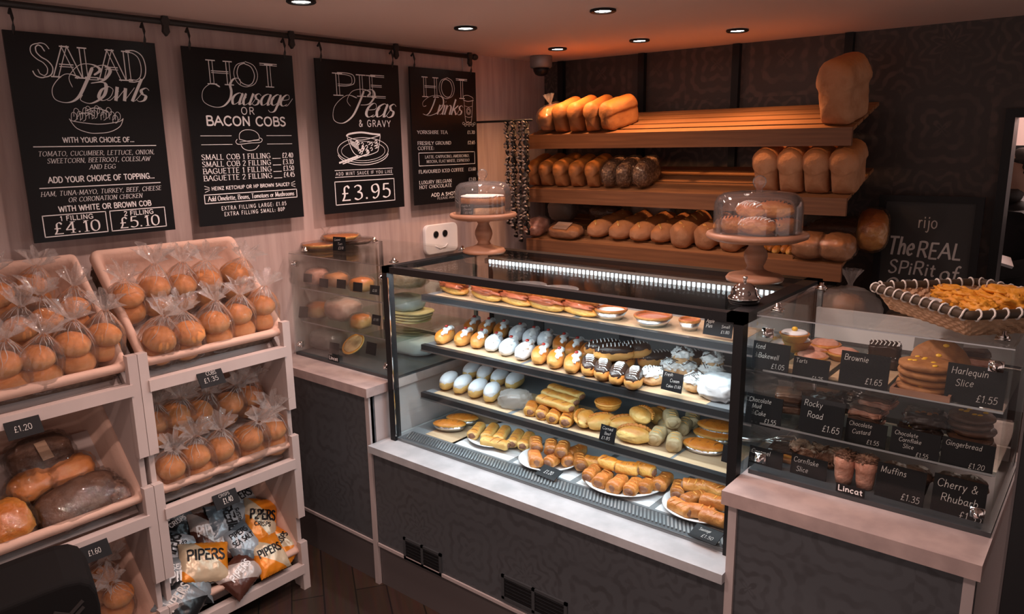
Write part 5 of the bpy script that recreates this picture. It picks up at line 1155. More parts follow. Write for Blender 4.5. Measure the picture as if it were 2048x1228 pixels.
# ---- deck: plates
SD = 'on the lit deck'
def plate(px0, px1, pyb, label, sx=1.0):
    cxp = (px0+px1)/2; a, b = atz(px0, pyb-30, ZD), atz(px1, pyb-30, ZD); f = atz(cxp, pyb, ZD); R = (b-a).length/2*.96; c = f + Vector((f.x, f.y, 0)).normalized()*R
    o = thing('serving_plate', label, 'plate', (c.x, c.y, ZD)); bm = nb(); lathe(bm, [(.001, .004), (R*.68, .004), (R*.97, .017), (R, .0155), (R*.70, 0), (.001, 0)], 56); obj('plate_body', bm, 'plate', o, True); return c, R
pA = plate(933, 1064, 903, 'white plate of sausage rolls, leftmost of the four plates '+SD); pB = plate(1034, 1165, 951, 'white plate of small sausage pieces, second from the left '+SD)
pC = plate(1162, 1338, 1003, 'white plate of sliced brown pastries, third from the left '+SD); pD = plate(1318, 1490, 1056, 'white plate of brown pastry rolls, rightmost '+SD)
for i, (px, py, dz) in enumerate(((953, 860, .0), (980, 862, .0), (1004, 867, 0), (1031, 875, 0), (1053, 880, 0), (990, 884, 0))): SRY[i % 2].put(pos(px, py, ZD+.008+dz, .02), (0, 0, YE+(.0 if i < 5 else 1.3)), 'pale sausage roll, %s on the leftmost plate %s' % (('first from the left', 'second from the left', 'third from the left', 'fourth from the left', 'fifth from the left', 'lying across the front')[i], SD), 'sausage rolls on the first plate')
def heap(kit, lst, what, where, group, names, yaws=None, z=ZD+.008):
    for i, (px, py, dz) in enumerate(lst): kit[i % len(kit)].put(pos(px, py, z+dz, .02), (0, 0, (yaws[i] if yaws else YE+rnd.uniform(-.5, .5))), '%s, %s %s' % (what, names[i], where), group)
heap(SRB, [(1072, 888, .02), (1102, 893, .025), (1070, 916, 0), (1108, 918, .0), (1133, 915, 0), (1152, 903, .0), (1160, 922, 0), (1125, 897, .028)], 'small sausage roll', 'on the second plate '+SD, 'small sausage rolls on the second plate', ['upright at the back left', 'on top in the middle', 'front left', 'front middle', 'front right of the middle', 'back right', 'far right', 'on top at the back'])
heap(SRB, [(1184, 945, 0), (1206, 957, .0), (1235, 967, 0), (1266, 973, 0), (1296, 968, 0), (1326, 962, .005)], 'browned pastry slice', 'in front on the third plate '+SD, 'pastry slices on the third plate', [nth(i, 6) for i in range(6)], [PI/2+.15]*6)
heap(SRG, [(1190, 925, 0), (1218, 926, .03), (1255, 936, .03), (1290, 938, .03)], 'golden pastry piece', 'behind on the third plate '+SD, 'pastry pieces at the back of the third plate', [nth(i, 4) for i in range(4)], [.2, -.2, .3, -.1])
heap(SRB, [(1357, 978, .01), (1388, 996, .012), (1430, 1004, .02), (1362, 1014, 0), (1402, 1022, 0), (1430, 1036, 0), (1392, 970, .03), (1428, 977, .03)], 'glazed pastry roll', 'on the rightmost plate '+SD, 'pastry rolls on the fourth plate', ['back left', 'middle', 'right middle', 'front left', 'front middle', 'front right', 'top left of the pile', 'top right of the pile'], [1.9, 1.2, .2, -.3, .4, .0, .5, -.2])
OP = Kit(make_oval(4))
for i, (px, py) in enumerate(((899, 848), (925, 836))): OP.put(pos(px, py, ZD+.004, .02), (0, 0, .5), ('flat golden pie at the front of the left board '+SD, 'flat golden pie behind the other on the left board '+SD)[i], None)
for (a, b, l) in (((848, 869), (905, 889), 'board at the left end of the deck under two flat pies'), ((905, 885), (1010, 925), 'pale board under the leftmost plate'), ((1015, 930), (1130, 968), 'pale board under the second plate'), ((1140, 973), (1290, 1020), 'pale board under the third plate'), ((1300, 1025), (1440, 1070), 'pale board under the rightmost plate')):
    p, q = atz(*a, ZD), atz(*b, ZD); tag(obj('serving_board', bx(p.x, q.x, 1.878, 2.16, ZD-.0012, ZD-.0002), 'tray' if 'left end' in l else 'paper'), l, 'board')
for (px, py, l, t) in ((1098, 948, 'black card lying in front of the second plate on the deck', [('£1.20', -.2, .2, .3, .3)]), (1412, 1072, 'black card lying in front of the rightmost plate on the deck', [('Sausage', -.3, .1, .6, .2), ('£1.50', -.1, .3, .2, .22)])):
    p = atz(px, py, ZD+.012); card(0, 0, p+Vector((0, 0, .006)), .085, .05, t, l, 1.2, -.1)
# ================================================================ right case: cakes and name cards
ZR1, ZR2, ZR3 = 1.113, .966, .843
def rp(px, py, z, h=.025): p = atz(px, py, z+h); return Vector((p.x, p.y, z))
NC = [ # pixel centre, size, plane y, lines, label
 ((1541, 714), .098, .074, ('Iced', 'Bakewell', '£1.05'), 'Iced Bakewell name card on the top shelf of the right case'),
 ((1621, 741), .090, .062, ('Tarts', '£1.25'), 'faintly written card in front of the orange tarts in the right case'),
 ((1728, 741), .112, .082, ('Brownie', '£1.65'), 'Brownie name card priced 1.65 on the top shelf of the right case'),
 ((1950, 772), .115, .088, ('Harlequin', 'Slice', '£1.55'), 'Harlequin Slice name card at the right end of the top shelf'),
 ((1527, 822), .098, .082, ('Chocolate', 'Mud', 'Cake', '£1.55'), 'Chocolate Mud Cake name card at the left of the middle shelf of the right case'),
 ((1643, 834), .108, .090, ('Rocky', 'Road', '£1.65'), 'Rocky Road name card on the middle shelf of the right case'),
 ((1731, 868), .095, .062, ('Chocolate', 'Custard', '£1.55'), 'Chocolate Custard name card on the middle shelf of the right case'),
 ((1829, 890), .105, .068, ('Chocolate', 'Cornflake', 'Slice', '£1.55'), 'Chocolate Cornflake Slice name card below the yellow sugar eggs'),
 ((1934, 912), .105, .068, ('Gingerbread', '£1.20'), 'Gingerbread name card at the right of the middle shelf of the right case'),
 ((1530, 924), .092, .072, ('Caramel', 'Slice', '£1.65'), 'Caramel Slice name card at the bottom left of the right case'),
 ((1616, 943), .092, .076, ('Cornflake', 'Slice', '£1.35'), 'Cornflake Slice name card at the bottom of the right case'),
 ((1800, 970), .108, .088, ('Muffins', '£1.35'), 'Muffins name card at the bottom of the right case'),
 ((1916, 1002), .108, .105, ('Cherry &', 'Rhubarb', '£1.35'), 'Cherry and Rhubarb name card at the bottom right of the right case')]
for i, (px, w_, h_, ts, l) in enumerate(NC):
    n = len(ts); lines = []
    for j, t in enumerate(ts):
        pr = t[0] == '£'; ln = width(t)*.085*1.0; hh = .17 if n < 4 else .145; v = .78-j*(.66/max(n-1, 1))*.95 if n > 1 else .5
        wl = min(.86, width(t)*hh*.62*h_/w_*1.5); a = -.43+.10*j if not pr else .05
        lines.append((t, a, min(a+wl, .46), v-.04, hh))
    card(px[0], px[1], 1.872 + (.012 if i in (6,) else 0), w_, h_, lines, l, .14, -.04)
def make_bakewell(seed):
    def mk():
        o = thing('iced_tart', 'x', 'tart'); bm = nb(); lathe(bm, [(.026, 0), (.036, .018), (.039, .022), (.036, .024)], 44, wob=lambda a, i: 1+.03*math.sin(20*a)); obj('pastry_case', bm, 'golden', o, True)
        bm = nb(); lathe(bm, [(.036, .0225), (.030, .028), (.001, .030)], 36); obj('icing_top', bm, 'icing', o, True)
        bm = nb(); blob(bm, (0, 0, .034), (.008, .008, .0065), 2); obj('cherry', bm, 'jam' if seed else 'yellow', o, True); return o
    return mk
BW = Kit(make_bakewell(0))
for i, (px, py, dz) in enumerate(((1549, 686, 0), (1600, 690, .0), (1594, 682, .03), (1589, 668, .06))): BW.put(rp(px, py, ZR1+dz, .02), (0, 0, i), 'white iced tart, %s in the right case' % ('front left behind the Iced Bakewell card', 'at the bottom of the stack of three', 'in the middle of the stack of three', 'on top of the stack of three')[i], 'iced tarts')
def make_ptart(seed):
    def mk():
        o = thing('coconut_tart', 'x', 'tart'); bm = nb(); lathe(bm, [(.028, 0), (.040, .016), (.043, .022), (.038, .024)], 44, wob=lambda a, i: 1+.03*math.sin(18*a)); obj('pastry_case', bm, 'golden', o, True)
        bm = nb(); blob(bm, (0, 0, .022), (.038, .038, .011), 3, .15, 5, seed); obj('coconut_top', bm, 'pinkic', o, True); return o
    return mk
PT = Kit(make_ptart(2))
for i, (px, py, dz) in enumerate(((1623, 712, 0), (1634, 698, .0), (1650, 688, .012), (1685, 705, 0))): PT.put(rp(px, py, ZR1+dz, .02), (0, 0, i), 'orange-pink topped tart, %s' % ('front of the group behind the faint card', 'second behind the faint card', 'rearmost of the group', 'right one beside the brownies')[i], 'orange pink tarts')
def block(name, cat, px, py, z, size, layers, label, yaw=0, group=None, rough=.002, dz=0):
    """a cut slice: (material, share of height) from the bottom"""
    p = rp(px, py, z+dz, size[2]*.5); o = thing(name, label, cat, p, (0, 0, yaw), group); h = 0; sx, sy, sz = size
    for k, (m, part) in enumerate(layers):
        bm = bx(-sx/2, sx/2, -sy/2, sy/2, h, h+sz*part); bmesh.ops.bevel(bm, geom=bm.edges[:], offset=min(.003, sz*part*.3), segments=2, affect='EDGES')
        bmesh.ops.subdivide_edges(bm, edges=bm.edges[:], cuts=5, use_grid_fill=True)
        for v in bm.verts: v.co += Vector((fbm(v.co+Vector((px, 0, 0)), 60), fbm(v.co+Vector((0, py, 0)), 60), fbm(v.co+Vector((3, 0, px)), 60)))*rough*1.2
        obj(('base_layer', 'middle_layer', 'top_layer')[k] if len(layers) > 1 else 'slice_body', bm, m, o, True); h += sz*part
    return o
for i, (px, py, dz, l) in enumerate(((1766, 722, 0, 'dark brownie with white lines at the bottom of the brownie stack'), (1770, 698, .032, 'dark brownie with white drizzle on top of the brownie stack'))):
    o = block('brownie', 'cake', px, py, ZR1, (.075, .06, .032), [('choc', 1)], l, .2, None, .003, dz); bm = nb()
    for k in range(7): tube(bm, [(-.032+.010*k, -.028, .0335), (-.028+.010*k, 0, .0345), (-.034+.010*k, .027, .0335)], .0014, 5)
    obj('icing_lines', bm, 'cream', o, True)
p = rp(1738, 712, ZR1, .02); o = thing('brownie_bite', 'pale fragment with white icing at the left foot of the brownie stack', 'cake', p); bm = nb(); blob(bm, (0, 0, .012), (.018, .014, .014), 3, .2, 4); obj('bite_body', bm, 'cream', o, True); bm = nb(); blob(bm, (.004, 0, .026), (.008, .008, .006), 2, .2, 4); obj('nut', bm, 'golden', o, True)
def make_cookie(r, seed, mat='ginger', chips=True):
    def mk():
        o = thing('biscuit', 'x', 'biscuit'); bm = nb(); lathe(bm, [(r*.9, 0), (r, .006), (r*.97, .012), (r*.6, .016), (.001, .0165)], 44, wob=lambda a, i: 1+.02*math.sin(5*a+seed)+.01*math.sin(13*a)); obj('biscuit_body', bm, mat, o, True)
        bm = nb()
        for i in range(7): a, q = rnd.uniform(0, 6.28), r*rnd.uniform(.2, .75); blob(bm, (q*math.cos(a), q*math.sin(a), .0155), (.007, .005, .003), 2, .2, 4)
        obj('chip', bm, 'yellow' if chips else 'choc', o, True); return o
    return mk
CK = Kit(make_cookie(.064, 1)); tp = rp(1843, 790, ZR1, .0)
for i in range(4): CK.put((tp.x+rnd.uniform(-.004, .004), tp.y+.045+rnd.uniform(-.004, .004), ZR1+.006+.0165*i), (rnd.uniform(-.03, .03), 0, i*1.3), 'large golden biscuit, %s of the stack of four on the wooden tray' % ('lowest', 'second from the bottom', 'third from the bottom', 'topmost')[i], 'stacked golden biscuits')
CK.put((tp.x+.012, tp.y+.11, ZR1+.05), (.9, 0, .2), 'large golden biscuit leaning behind the stack of four', 'stacked golden biscuits')
bm = nb(); box(bm, -.062, .062, -.075, .075, 0, .004); box(bm, -.062, .062, -.075, -.069, .004, .014); box(bm, -.062, .062, .069, .075, .004, .014); box(bm, -.062, -.056, -.069, .069, .004, .014); box(bm, .056, .062, -.069, .069, .004, .014)
tag(obj('wooden_tray', bm, 'standw', bevel=.002, loc=(tp.x, tp.y+.045, ZR1+.001)), 'small wooden tray under the stack of golden biscuits', 'tray')
block('harlequin_slice', 'cake', 1955, 738, ZR1, (.088, .06, .034), [('ginger', .5), ('pinkic', .5)], 'pink-topped slice behind the Harlequin Slice card', .1)
block('harlequin_slice', 'cake', 1940, 712, ZR1, (.088, .05, .034), [('ginger', .6), ('chocm', .4)], 'brown-topped slice at the back behind the pink one', .25, None, .002, .012)
block('mud_cake_slice', 'cake', 1578, 800, ZR2, (.07, .08, .055), [('chocm', .4), ('choc', .15), ('chocm', .45)], 'tall dark mud cake slice behind the Chocolate Mud Cake card', .3)
block('mud_cake_slice', 'cake', 1608, 792, ZR2, (.06, .08, .06), [('chocm', .4), ('choc', .15), ('chocm', .45)], 'tall dark mud cake slice at the right of the first one', .3)
for i, (px, py, dz, l) in enumerate(((1655, 800, .03, 'knobbly dark rocky road piece on top behind its card'), (1700, 795, .02, 'knobbly dark rocky road piece to the right behind its card'), (1668, 815, 0, 'knobbly rocky road piece at the bottom behind its card'))):
    o = thing('rocky_road', l, 'cake', rp(px, py, ZR2+dz, .02), (0, 0, i)); bm = nb(); blob(bm, (0, 0, .018), (.042, .034, .02), 4, .35, 3, i, flat=-.8); obj('slab', bm, 'choc', o, True); bm = nb()
    for k in range(5): blob(bm, (rnd.uniform(-.025, .025), rnd.uniform(-.02, .02), .035), (.006, .005, .004), 1)
    obj('marshmallow', bm, 'chocm', o, True)
for i, (px, py, dz, l) in enumerate(((1733, 838, 0, 'chocolate custard slice at the bottom of its stack'), (1737, 818, .03, 'chocolate custard slice in the middle of its stack'), (1758, 800, .055, 'chocolate custard slice on top at the back of its stack'))): block('custard_slice', 'cake', px, py, ZR2, (.078, .065, .028), [('pinkic', .55), ('chocm', .45)], l, -.1, None, .003, dz)
for i, (px, py, dz, l) in enumerate(((1840, 862, 0, 'dark chocolate cornflake slice at the bottom behind its card'), (1852, 835, .035, 'dark chocolate cornflake slice on top behind its card'))):
    o = thing('cornflake_slice', l, 'cake', rp(px, py, ZR2+dz, .02), (0, 0, .2)); bm = nb(); blob(bm, (0, 0, .018), (.048, .04, .02), 4, .25, 4, i, flat=-.85, ex=.6); obj('slab', bm, 'choc', o, True)
    bm = nb()
    for k in range(4): blob(bm, (-.02+.013*k, -.02+.006*(k % 2), .036), (.007, .005, .005), 2)
    obj('sugar_egg', bm, 'yellow' if i == 0 else 'ginger', o, True)
GB = Kit(make_cookie(.05, 3, 'chocm', True))
for i, (px, py, dz) in enumerate(((1945, 884, 0), (1940, 872, .017), (1946, 858, .034), (1938, 845, .051), (1944, 832, .068))): GB.put(rp(px, py, ZR2+dz, .008), (.05*(i % 2), 0, i), 'dark gingerbread biscuit, %s in the stack of five behind the Gingerbread card' % ('lowest', 'second from the bottom', 'middle', 'fourth from the bottom', 'topmost')[i], 'dark biscuits')
# bottom deck of the right case
o = thing('wire_whisk', 'pale wire whisk lying behind the Caramel Slice card', 'whisk', rp(1562, 885, ZR3, .02), (0, 0, .4))
for k in range(5):
    bm = nb(); tube(bm, [(-.05, 0, .02), (0, .018*math.cos(k*PI/5), .02+.018*math.sin(k*PI/5)), (.035, .022*math.cos(k*PI/5), .02+.022*math.sin(k*PI/5)), (.05, 0, .02), (.035, -.022*math.cos(k*PI/5), .02-.018*math.sin(k*PI/5)), (0, -.018*math.cos(k*PI/5), .02-.015*math.sin(k*PI/5)), (-.05, 0, .02)], .0015, 6); obj('wire_loop', bm, 'chrome', o, True)
bm = nb(); tube(bm, [(-.05, 0, .02), (-.11, 0, .02)], .006, 10); obj('handle', bm, 'steel', o, True)
block('caramel_slice', 'cake', 1568, 905, ZR3, (.075, .07, .032), [('ginger', .5), ('golden', .25), ('choc', .25)], 'chocolate-topped caramel slice behind its card', .1)
for i, (px, py, l) in enumerate(((1610, 905, 'rough brown cornflake slice at the left behind its card'), (1650, 912, 'rough brown cornflake slice at the right behind its card'))): block('cornflake_slice', 'cake', px, py, ZR3, (.07, .06, .045), [('flake', 1)], l, .2*i, None, .012)
for i, (px, py, l) in enumerate(((1681, 942, 'pink chocolate cup with flake top, left of the pair above the badge'), (1724, 949, 'pink chocolate cup with flake top, right of the pair above the badge'))):
    o = thing('dessert_cup', l, 'dessert', (0, 0, 0), group='pair of dessert cups'); p = aty(px, py+33, 1.875); o.location = (p.x, 1.895, ZR3)
    bm = nb(); lathe(bm, [(.019, 0), (.022, .02), (.0235, .045), (.0255, .047), (.0265, .07), (.0255, .071), (.001, .070)], 44, wob=lambda a, i: 1+.012*math.sin(22*a)*(i < 4)); obj('cup', bm, 'pinkic', o, True)
    bm = nb(); blob(bm, (0, 0, .074), (.025, .025, .013), 4, .6, 6, i); obj('chocolate_flakes', bm, 'flake', o, True)
def make_muffin(seed):
    def mk():
        o = thing('muffin', 'x', 'cake'); bm = nb(); lathe(bm, [(.024, 0), (.031, .035), (.030, .036)], 60, wob=lambda a, i: 1+.03*math.sin(24*a)); obj('paper_case', bm, 'choc', o, True)
        bm = nb(); blob(bm, (0, 0, .044), (.037, .037, .024), 4, .12, 3, seed, flat=-.6); obj('muffin_top', bm, 'chocm', o, True); return o
    return mk
MF = Kit(make_muffin(1))
for i, (px, py, l) in enumerate(((1782, 962, 'dark muffin, left one behind the Muffins card'), (1826, 970, 'dark muffin, right one behind the Muffins card'), (1895, 985, 'dark crumble muffin, left one behind the Cherry and Rhubarb card'), (1936, 992, 'dark crumble muffin, right one behind the Cherry and Rhubarb card'))): MF.put(rp(px, py, ZR3, .03)+Vector((0, .03, 0)), (0, 0, i), l, 'muffins in the right case')
for x0, x1, z, l in ((-.66, -.545, ZR1, 'wooden board under the iced tarts in the right case'), (-.53, -.40, ZR1, 'wooden board under the orange tarts in the right case'), (-.39, -.33, ZR1, 'narrow wooden board beside the brownies in the right case')): liner_board(x0, x1, 1.88, 2.10, z-.0033, l)
tag(obj('shelf_ticket', bx(-.055, .055, 0, .002, -.014, .014), 'paper', loc=aty(1876, 692, 2.10), rot=(-.3, 0, 0)), 'blank pale ticket strip near the back of the top shelf in the right case', 'ticket')
rb_ = obj('rear_sill', bx(-.265, .262, .440, .456, 1.113-.83, 1.205-.83), 'white', rc)

# ================================================================ left case: bagged breads and cards
ZL1, ZL2, ZL3 = 1.113, .966, .833
def bagthing(px, py, z, y, size, mat, label, seed=1, yaw=0, film='film'):
    p = aty(px, py, y); o = thing('bagged_bread', label, 'bread', (p.x, y, z), (0, 0, yaw)); bm = nb()
    blob(bm, (0, 0, size[2]*.9), size, 3, .10, 3, seed, flat=-.85, ex=.7); obj('contents', bm, mat, o, True)
    if film:
        bm = nb(); blob(bm, (0, 0, size[2]*.95), tuple(s*1.08+.002 for s in size), 4, .10, 7, seed+3, flat=-.85, ex=.7); obj('bag_film', bm, film, o, True)
    return o
for i, (px, py) in enumerate(((615, 556), (647, 566), (682, 568), (715, 574), (749, 580))): card(px, py, 1.865, .050, .036, [('£2.%d0' % (i+1), -.2, .25, .3, .25)] if i == 4 else [], 'small black card, %s of five, left case top shelf' % nth(i, 5), .15, .1)
bagthing(632, 543, ZL1, 1.95, (.05, .05, .035), 'pinkic', 'pink-brown bagged bread at the left of the top shelf in the left case', 1)
bagthing(672, 548, ZL1, 1.96, (.05, .045, .03), 'crustp', 'bagged bread in the middle of the top shelf in the left case', 2)
bagthing(722, 552, ZL1, 1.95, (.045, .045, .03), 'finger', 'orange bagged bread at the right of the top shelf in the left case', 3)
bagthing(808, 570, ZL1, 2.12, (.10, .075, .045), 'coco', 'bag of pale shreds on the top shelf, seen through the side of the lit case', 4)
card(603, 624, 1.865, .058, .048, [], 'black card at the left of the middle shelf of the left case', .2, .4); card(752, 640, 1.865, .05, .04, [('£1.90', -.3, .3, .4, .22)], 'black card at the right of the middle shelf of the left case', .2, 0)
bagthing(636, 622, ZL2, 1.94, (.055, .05, .035), 'finger', 'orange loaf at the left of the middle shelf in the left case', 5)
bagthing(688, 628, ZL2, 1.98, (.075, .06, .045), 'pinkic', 'pale pink bagged bread in the middle of the middle shelf of the left case', 6, 0, 'milkf')
bagthing(722, 640, ZL2, 1.92, (.04, .04, .03), 'finger', 'orange bagged bread behind the right card on the middle shelf of the left case', 7)
o = bagthing(812, 628, ZL2+.045, 2.13, (.085, .07, .035), 'palebag', 'pale blue bag on the yellow flatbreads, seen through the side of the lit case', 8, 0, None)
FB = None
for i in range(4):
    bm = nb(); blob(bm, (0, 0, .006), (.11, .08, .007), 3, .06, 3, i, flat=-.8, ex=.7); p = aty(815, 645, 2.13)
    tag(obj('flatbread', bm, 'flat', None, True, loc=(p.x+.005*i, 2.13, ZL2+.012*i), rot=(0, 0, .04*i)), 'pale yellow flatbread, %s of the pile of four in the left case' % ('lowest', 'second from the bottom', 'third from the bottom', 'topmost')[i], 'bread', 'pale flatbreads')
bagthing(660, 690, ZL3, 1.95, (.08, .06, .04), 'chocm', 'brown bread in a cloudy bag at the bottom left of the left case', 9, .2, 'milkf')
o = thing('round_tart', 'round pale tart tilted in the bottom of the left case', 'tart', aty(708, 690, 1.93), (.7, 0, 0)); bm = nb(); lathe(bm, [(.04, -.008), (.055, .006), (.053, .010), (.046, .008)], 40, wob=lambda a, i: 1+.02*math.sin(20*a)); obj('tart_case', bm, 'pastry', o, True); bm = nb(); blob(bm, (0, 0, .008), (.046, .046, .006), 3, .1, 4); obj('tart_top', bm, 'sponge', o, True)
card(668, 697, 1.865, .056, .048, [], 'black card at the bottom of the left case in front of the cloudy bag', .2, .1); card(742, 697, 1.90, .06, .05, [], 'dark card at the bottom right of the left case', .2, 0)
bagthing(832, 688, ZL3, 2.12, (.11, .085, .04), 'paper', 'crumpled white paper bag at the bottom of the left case', 12, .1, None)
# things on top of the left case
def flat_tart(px, py, dz, label, mat, seed, yaw=0, r=.075):
    p = atz(px, py, ZT+.012+dz); o = thing('bagged_tart', label, 'tart', (p.x, p.y, ZT+dz), (0, 0, yaw)); bm = nb()
    lathe(bm, [(r*.8, .002), (r, .015), (r*.97, .020), (r*.9, .017), (.001, .019)], 44, wob=lambda a, i: 1+.025*math.sin(24*a)); obj('tart', bm, mat, o, True)
    bm = nb(); lathe(bm, [(.001, 0), (r*1.02, .0005), (r*1.12, .012), (r*1.02, .026), (r*.5, .030), (.001, .029)], 72, wob=lambda a, i: 1+.05*math.sin(11*a+seed)+.03*math.sin(29*a)); obj('bag_film', bm, 'film', o, True)
    bm = nb(); lathe(bm, [(.008, 0), (.006, .01), (.014, .022), (.022, .034)], 44, (-r*1.05, 0, .022), wob=lambda a, i: 1+.28*math.sin(9*a)*i/3, cap=(False, False)); obj('gathered_neck', bm, 'ruff', o, True); return o
flat_tart(640, 490, 0, 'bagged golden tart, front left of the three on top of the left glass case', 'golden', 1); flat_tart(682, 474, .028, 'bagged golden tart lying on the other two on top of the left glass case', 'golden', 2, .3); flat_tart(712, 482, 0, 'bagged dark-topped tart, right one on top of the left glass case', 'chocm', 3, .8)
p = atz(679, 502, ZT); card(0, 0, Vector((p.x, p.y, ZT+.030)), .064, .058, [('Coconut', -.38, .1, .70, .16), ('Tart', -.1, .25, .42, .16), ('£3.10', -.05, .35, .10, .18)], 'Coconut Tart card on top of the left glass case', .12, .25)
o = thing('wall_plaque', 'cream rounded plaque with two round dark holes on the wall above the left glass case', 'plaque', (XL, 2.735, 1.228), (0, 0, PI/2))
bm = nb(); prism(bm, disc_rect(.235, .150, .03, 8), -.022, 0, 'y'); obj('plate_body', bm, 'white', o, bevel=.004)
for x in (-.045, .02):
    bm = nb(); lathe(bm, [(.017, 0), (.017, .004), (.012, .005), (.001, .001)], 24, mat=Matrix.Translation((x, -.0225, .025)) @ Matrix.Rotation(PI/2, 4, 'X')); obj('socket_hole', bm, 'black', o, True)
bm = nb(); tube(bm, [(-.05, -.023, -.035), (-.02, -.024, -.05), (.02, -.024, -.045), (.04, -.023, -.03)], .003, 6); obj('moulded_line', bm, 'white', o, True)
# ================================================================ bell, pastry basket, chalkboard, doorway, person
pb_ = atz(1485, 605, ZT+.004); o = thing('service_bell', 'chrome service bell on the top right front corner of the lit case', 'bell', (pb_.x, pb_.y+.01, ZT))
bm = nb(); lathe(bm, [(.001, 0), (.036, 0), (.040, .004), (.040, .009), (.034, .012), (.001, .012)], 40); obj('base', bm, 'black', o, True)
bm = nb(); lathe(bm, [(.043, .014), (.044, .018), (.037, .022), (.035, .032), (.029, .045), (.018, .054), (.006, .058), (.001, .058)], 44); obj('bell_dome', bm, 'chrome', o, True)
bm = nb(); lathe(bm, [(.004, .058), (.004, .066), (.007, .068), (.006, .073), (.001, .074)], 20); obj('plunger', bm, 'chrome', o, True)
# woven pastry tray
A, B, Cc = atz(1778, 618, ZT), atz(1936, 672, ZT), atz(2030, 628, ZT)
ux = (B-A).normalized(); ang = math.atan2(ux.y, ux.x); W_, D_ = (B-A).length, min((Cc-B).length, .24)
o = thing('woven_tray', 'straw-woven tray with dark rim and white lacing on the right glass case, holding golden pastries', 'basket', ((A+B)/2+Vector((-ux.y, ux.x, 0))*D_/2), (0, 0, ang)); o.location.z = ZT
wx, wy, hh = W_/2, D_/2, .052
bm = nb(); rows = []
for i in range(15):
    t = i/14; r = disc_rect(2*(wx+.030*t), 2*(wy+.030*t), .012, 5); row = []
    for j, p in enumerate(r): row.append(Vector((p[0], p[1], hh*t)))
    rows.append(row)
def dense(row, k):
    out = []; n = len(row)
    for i in range(n):
        a, b = row[i], row[(i+1) % n]; m = max(1, int((b-a).length/.008)); 
        out += [a.lerp(b, s/m) for s in range(m)]
    return out
base = dense(rows[-1], 1); n_ = len(base); R2 = []
for i in range(15):
    t = i/14; row = []
    for j, p in enumerate(base):
        q = Vector((p.x*(wx+.03*t)/(wx+.03), p.y*(wy+.03*t)/(wy+.03), hh*t)); nrm = Vector((q.x/wx**2, q.y/wy**2, 0)).normalized(); row.append(q+nrm*.0022*(1 if (i//2+j//2) % 2 else -1))
    R2.append(row)
grid(bm, R2, True, True, False); obj('woven_body', bm, 'wickerl', o)
rimp = [Vector((p[0], p[1], hh+.002)) for p in disc_rect(2*(wx+.032), 2*(wy+.032), .02, 6)]; bm = nb(); tube(bm, rimp, .0085, 10, True, flat=1.2); obj('bound_rim', bm, 'rim', o, True)
bm = nb(); rd = dense(rimp, 1); acc = 0
for i in range(len(rd)):
    a, b = rd[i], rd[(i+1) % len(rd)]; acc += (b-a).length
    if acc > .026:
        acc = 0; d = (b-a).normalized(); s = Vector((d.y, -d.x, 0)); m = Matrix((( s.x, d.x, 0, a.x), (s.y, d.y, 0, a.y), (0, 0, 1, a.z), (0, 0, 0, 1)))
        tube(bm, [m @ Vector((.0105*math.cos(q), .005*math.sin(q*.5+.6), .0125*math.sin(q))) for q in np.linspace(0, 2*PI, 13)[:-1]], .0024, 5, True)
obj('white_lacing', bm, 'lace', o, True)
bm = nb(); blob(bm, (-.02, 0, .02), (wx*.95, wy*.9, .014), 3, .25, 4, 2); obj('crumpled_liner', bm, 'paper', o, True)
bc = o.location.copy(); RT = Matrix.Rotation(ang, 3, 'Z')
for i, (dx, dy, dz, s, yaw, l) in enumerate(((-.095, .02, .040, (.048, .038, .022), .3, 'small golden pastry at the left end of the woven tray'), (.0, -.01, .046, (.05, .04, .024), .8, 'golden pastry in the middle of the woven tray'), (.07, .025, .056, (.072, .055, .036), .2, 'large golden flaky pastry heaped at the right of the woven tray'), (.085, -.055, .048, (.045, .03, .022), .1, 'golden pastry at the front rim of the woven tray'))):
    q = bc + RT @ Vector((dx, dy, dz)); t_ = thing('cheese_pastry', l, 'pastry', q, (0, 0, ang+yaw), 'pastries in the woven tray'); bm = nb(); blob(bm, (0, 0, 0), s, 4, .38, 4, i+2, flat=-.8); obj('pastry_body', bm, 'cheesy', t_, True)
    bm = nb(); tube(bm, [(s[0]*.7*math.cos(a), s[1]*.7*math.sin(a), s[2]*.75) for a in np.linspace(.3, 5.2, 16)], lambda t: .002+.006*math.sin(PI*t)*(.7+.3*math.sin(t*40)), 8); obj('flaky_fold', bm, 'cheesy', t_, True)
# framed chalkboard
TLc, TRc = aty(1757, 388, 3.55), aty(1968, 397, 3.55); cwid = TRc.x-TLc.x; ctop = (TLc.z+TRc.z)/2; chh = .62
o = thing('framed_chalkboard', 'black framed board lettered The REAL SPIRIT of COFFEE leaning on the back wall', 'sign', ((TLc.x+TRc.x)/2, 3.55, ctop-chh), (-.06, 0, 0))
bm = nb(); f = .028; h2 = cwid/2
box(bm, -h2, -h2+f, -.012, .012, 0, chh); box(bm, h2-f, h2, -.012, .012, 0, chh); box(bm, -h2+f, h2-f, -.012, .012, chh-f, chh); box(bm, -h2+f, h2-f, -.012, .012, 0, f); obj('frame', bm, 'black', o, bevel=.002)
obj('slate', bx(-h2+f, h2-f, -.002, .008, f, chh-f), M('grey_slate', (.028, .027, .027), .5), o)
bm = nb(); write(bm, 'rijo', -.036, .036, chh-.135, .052, 'rijo', y_off=-.0026); obj('small_lettering', bm, 'chalkw', o)
bm = nb()
write(bm, 'The', -.145, -.045, chh-.255, .075, 'brush', slant=.15, y_off=-.0026, jit=.02); write(bm, 'REAL', -.03, .135, chh-.262, .065, 'brush', slant=.12, y_off=-.0026, jit=.04)
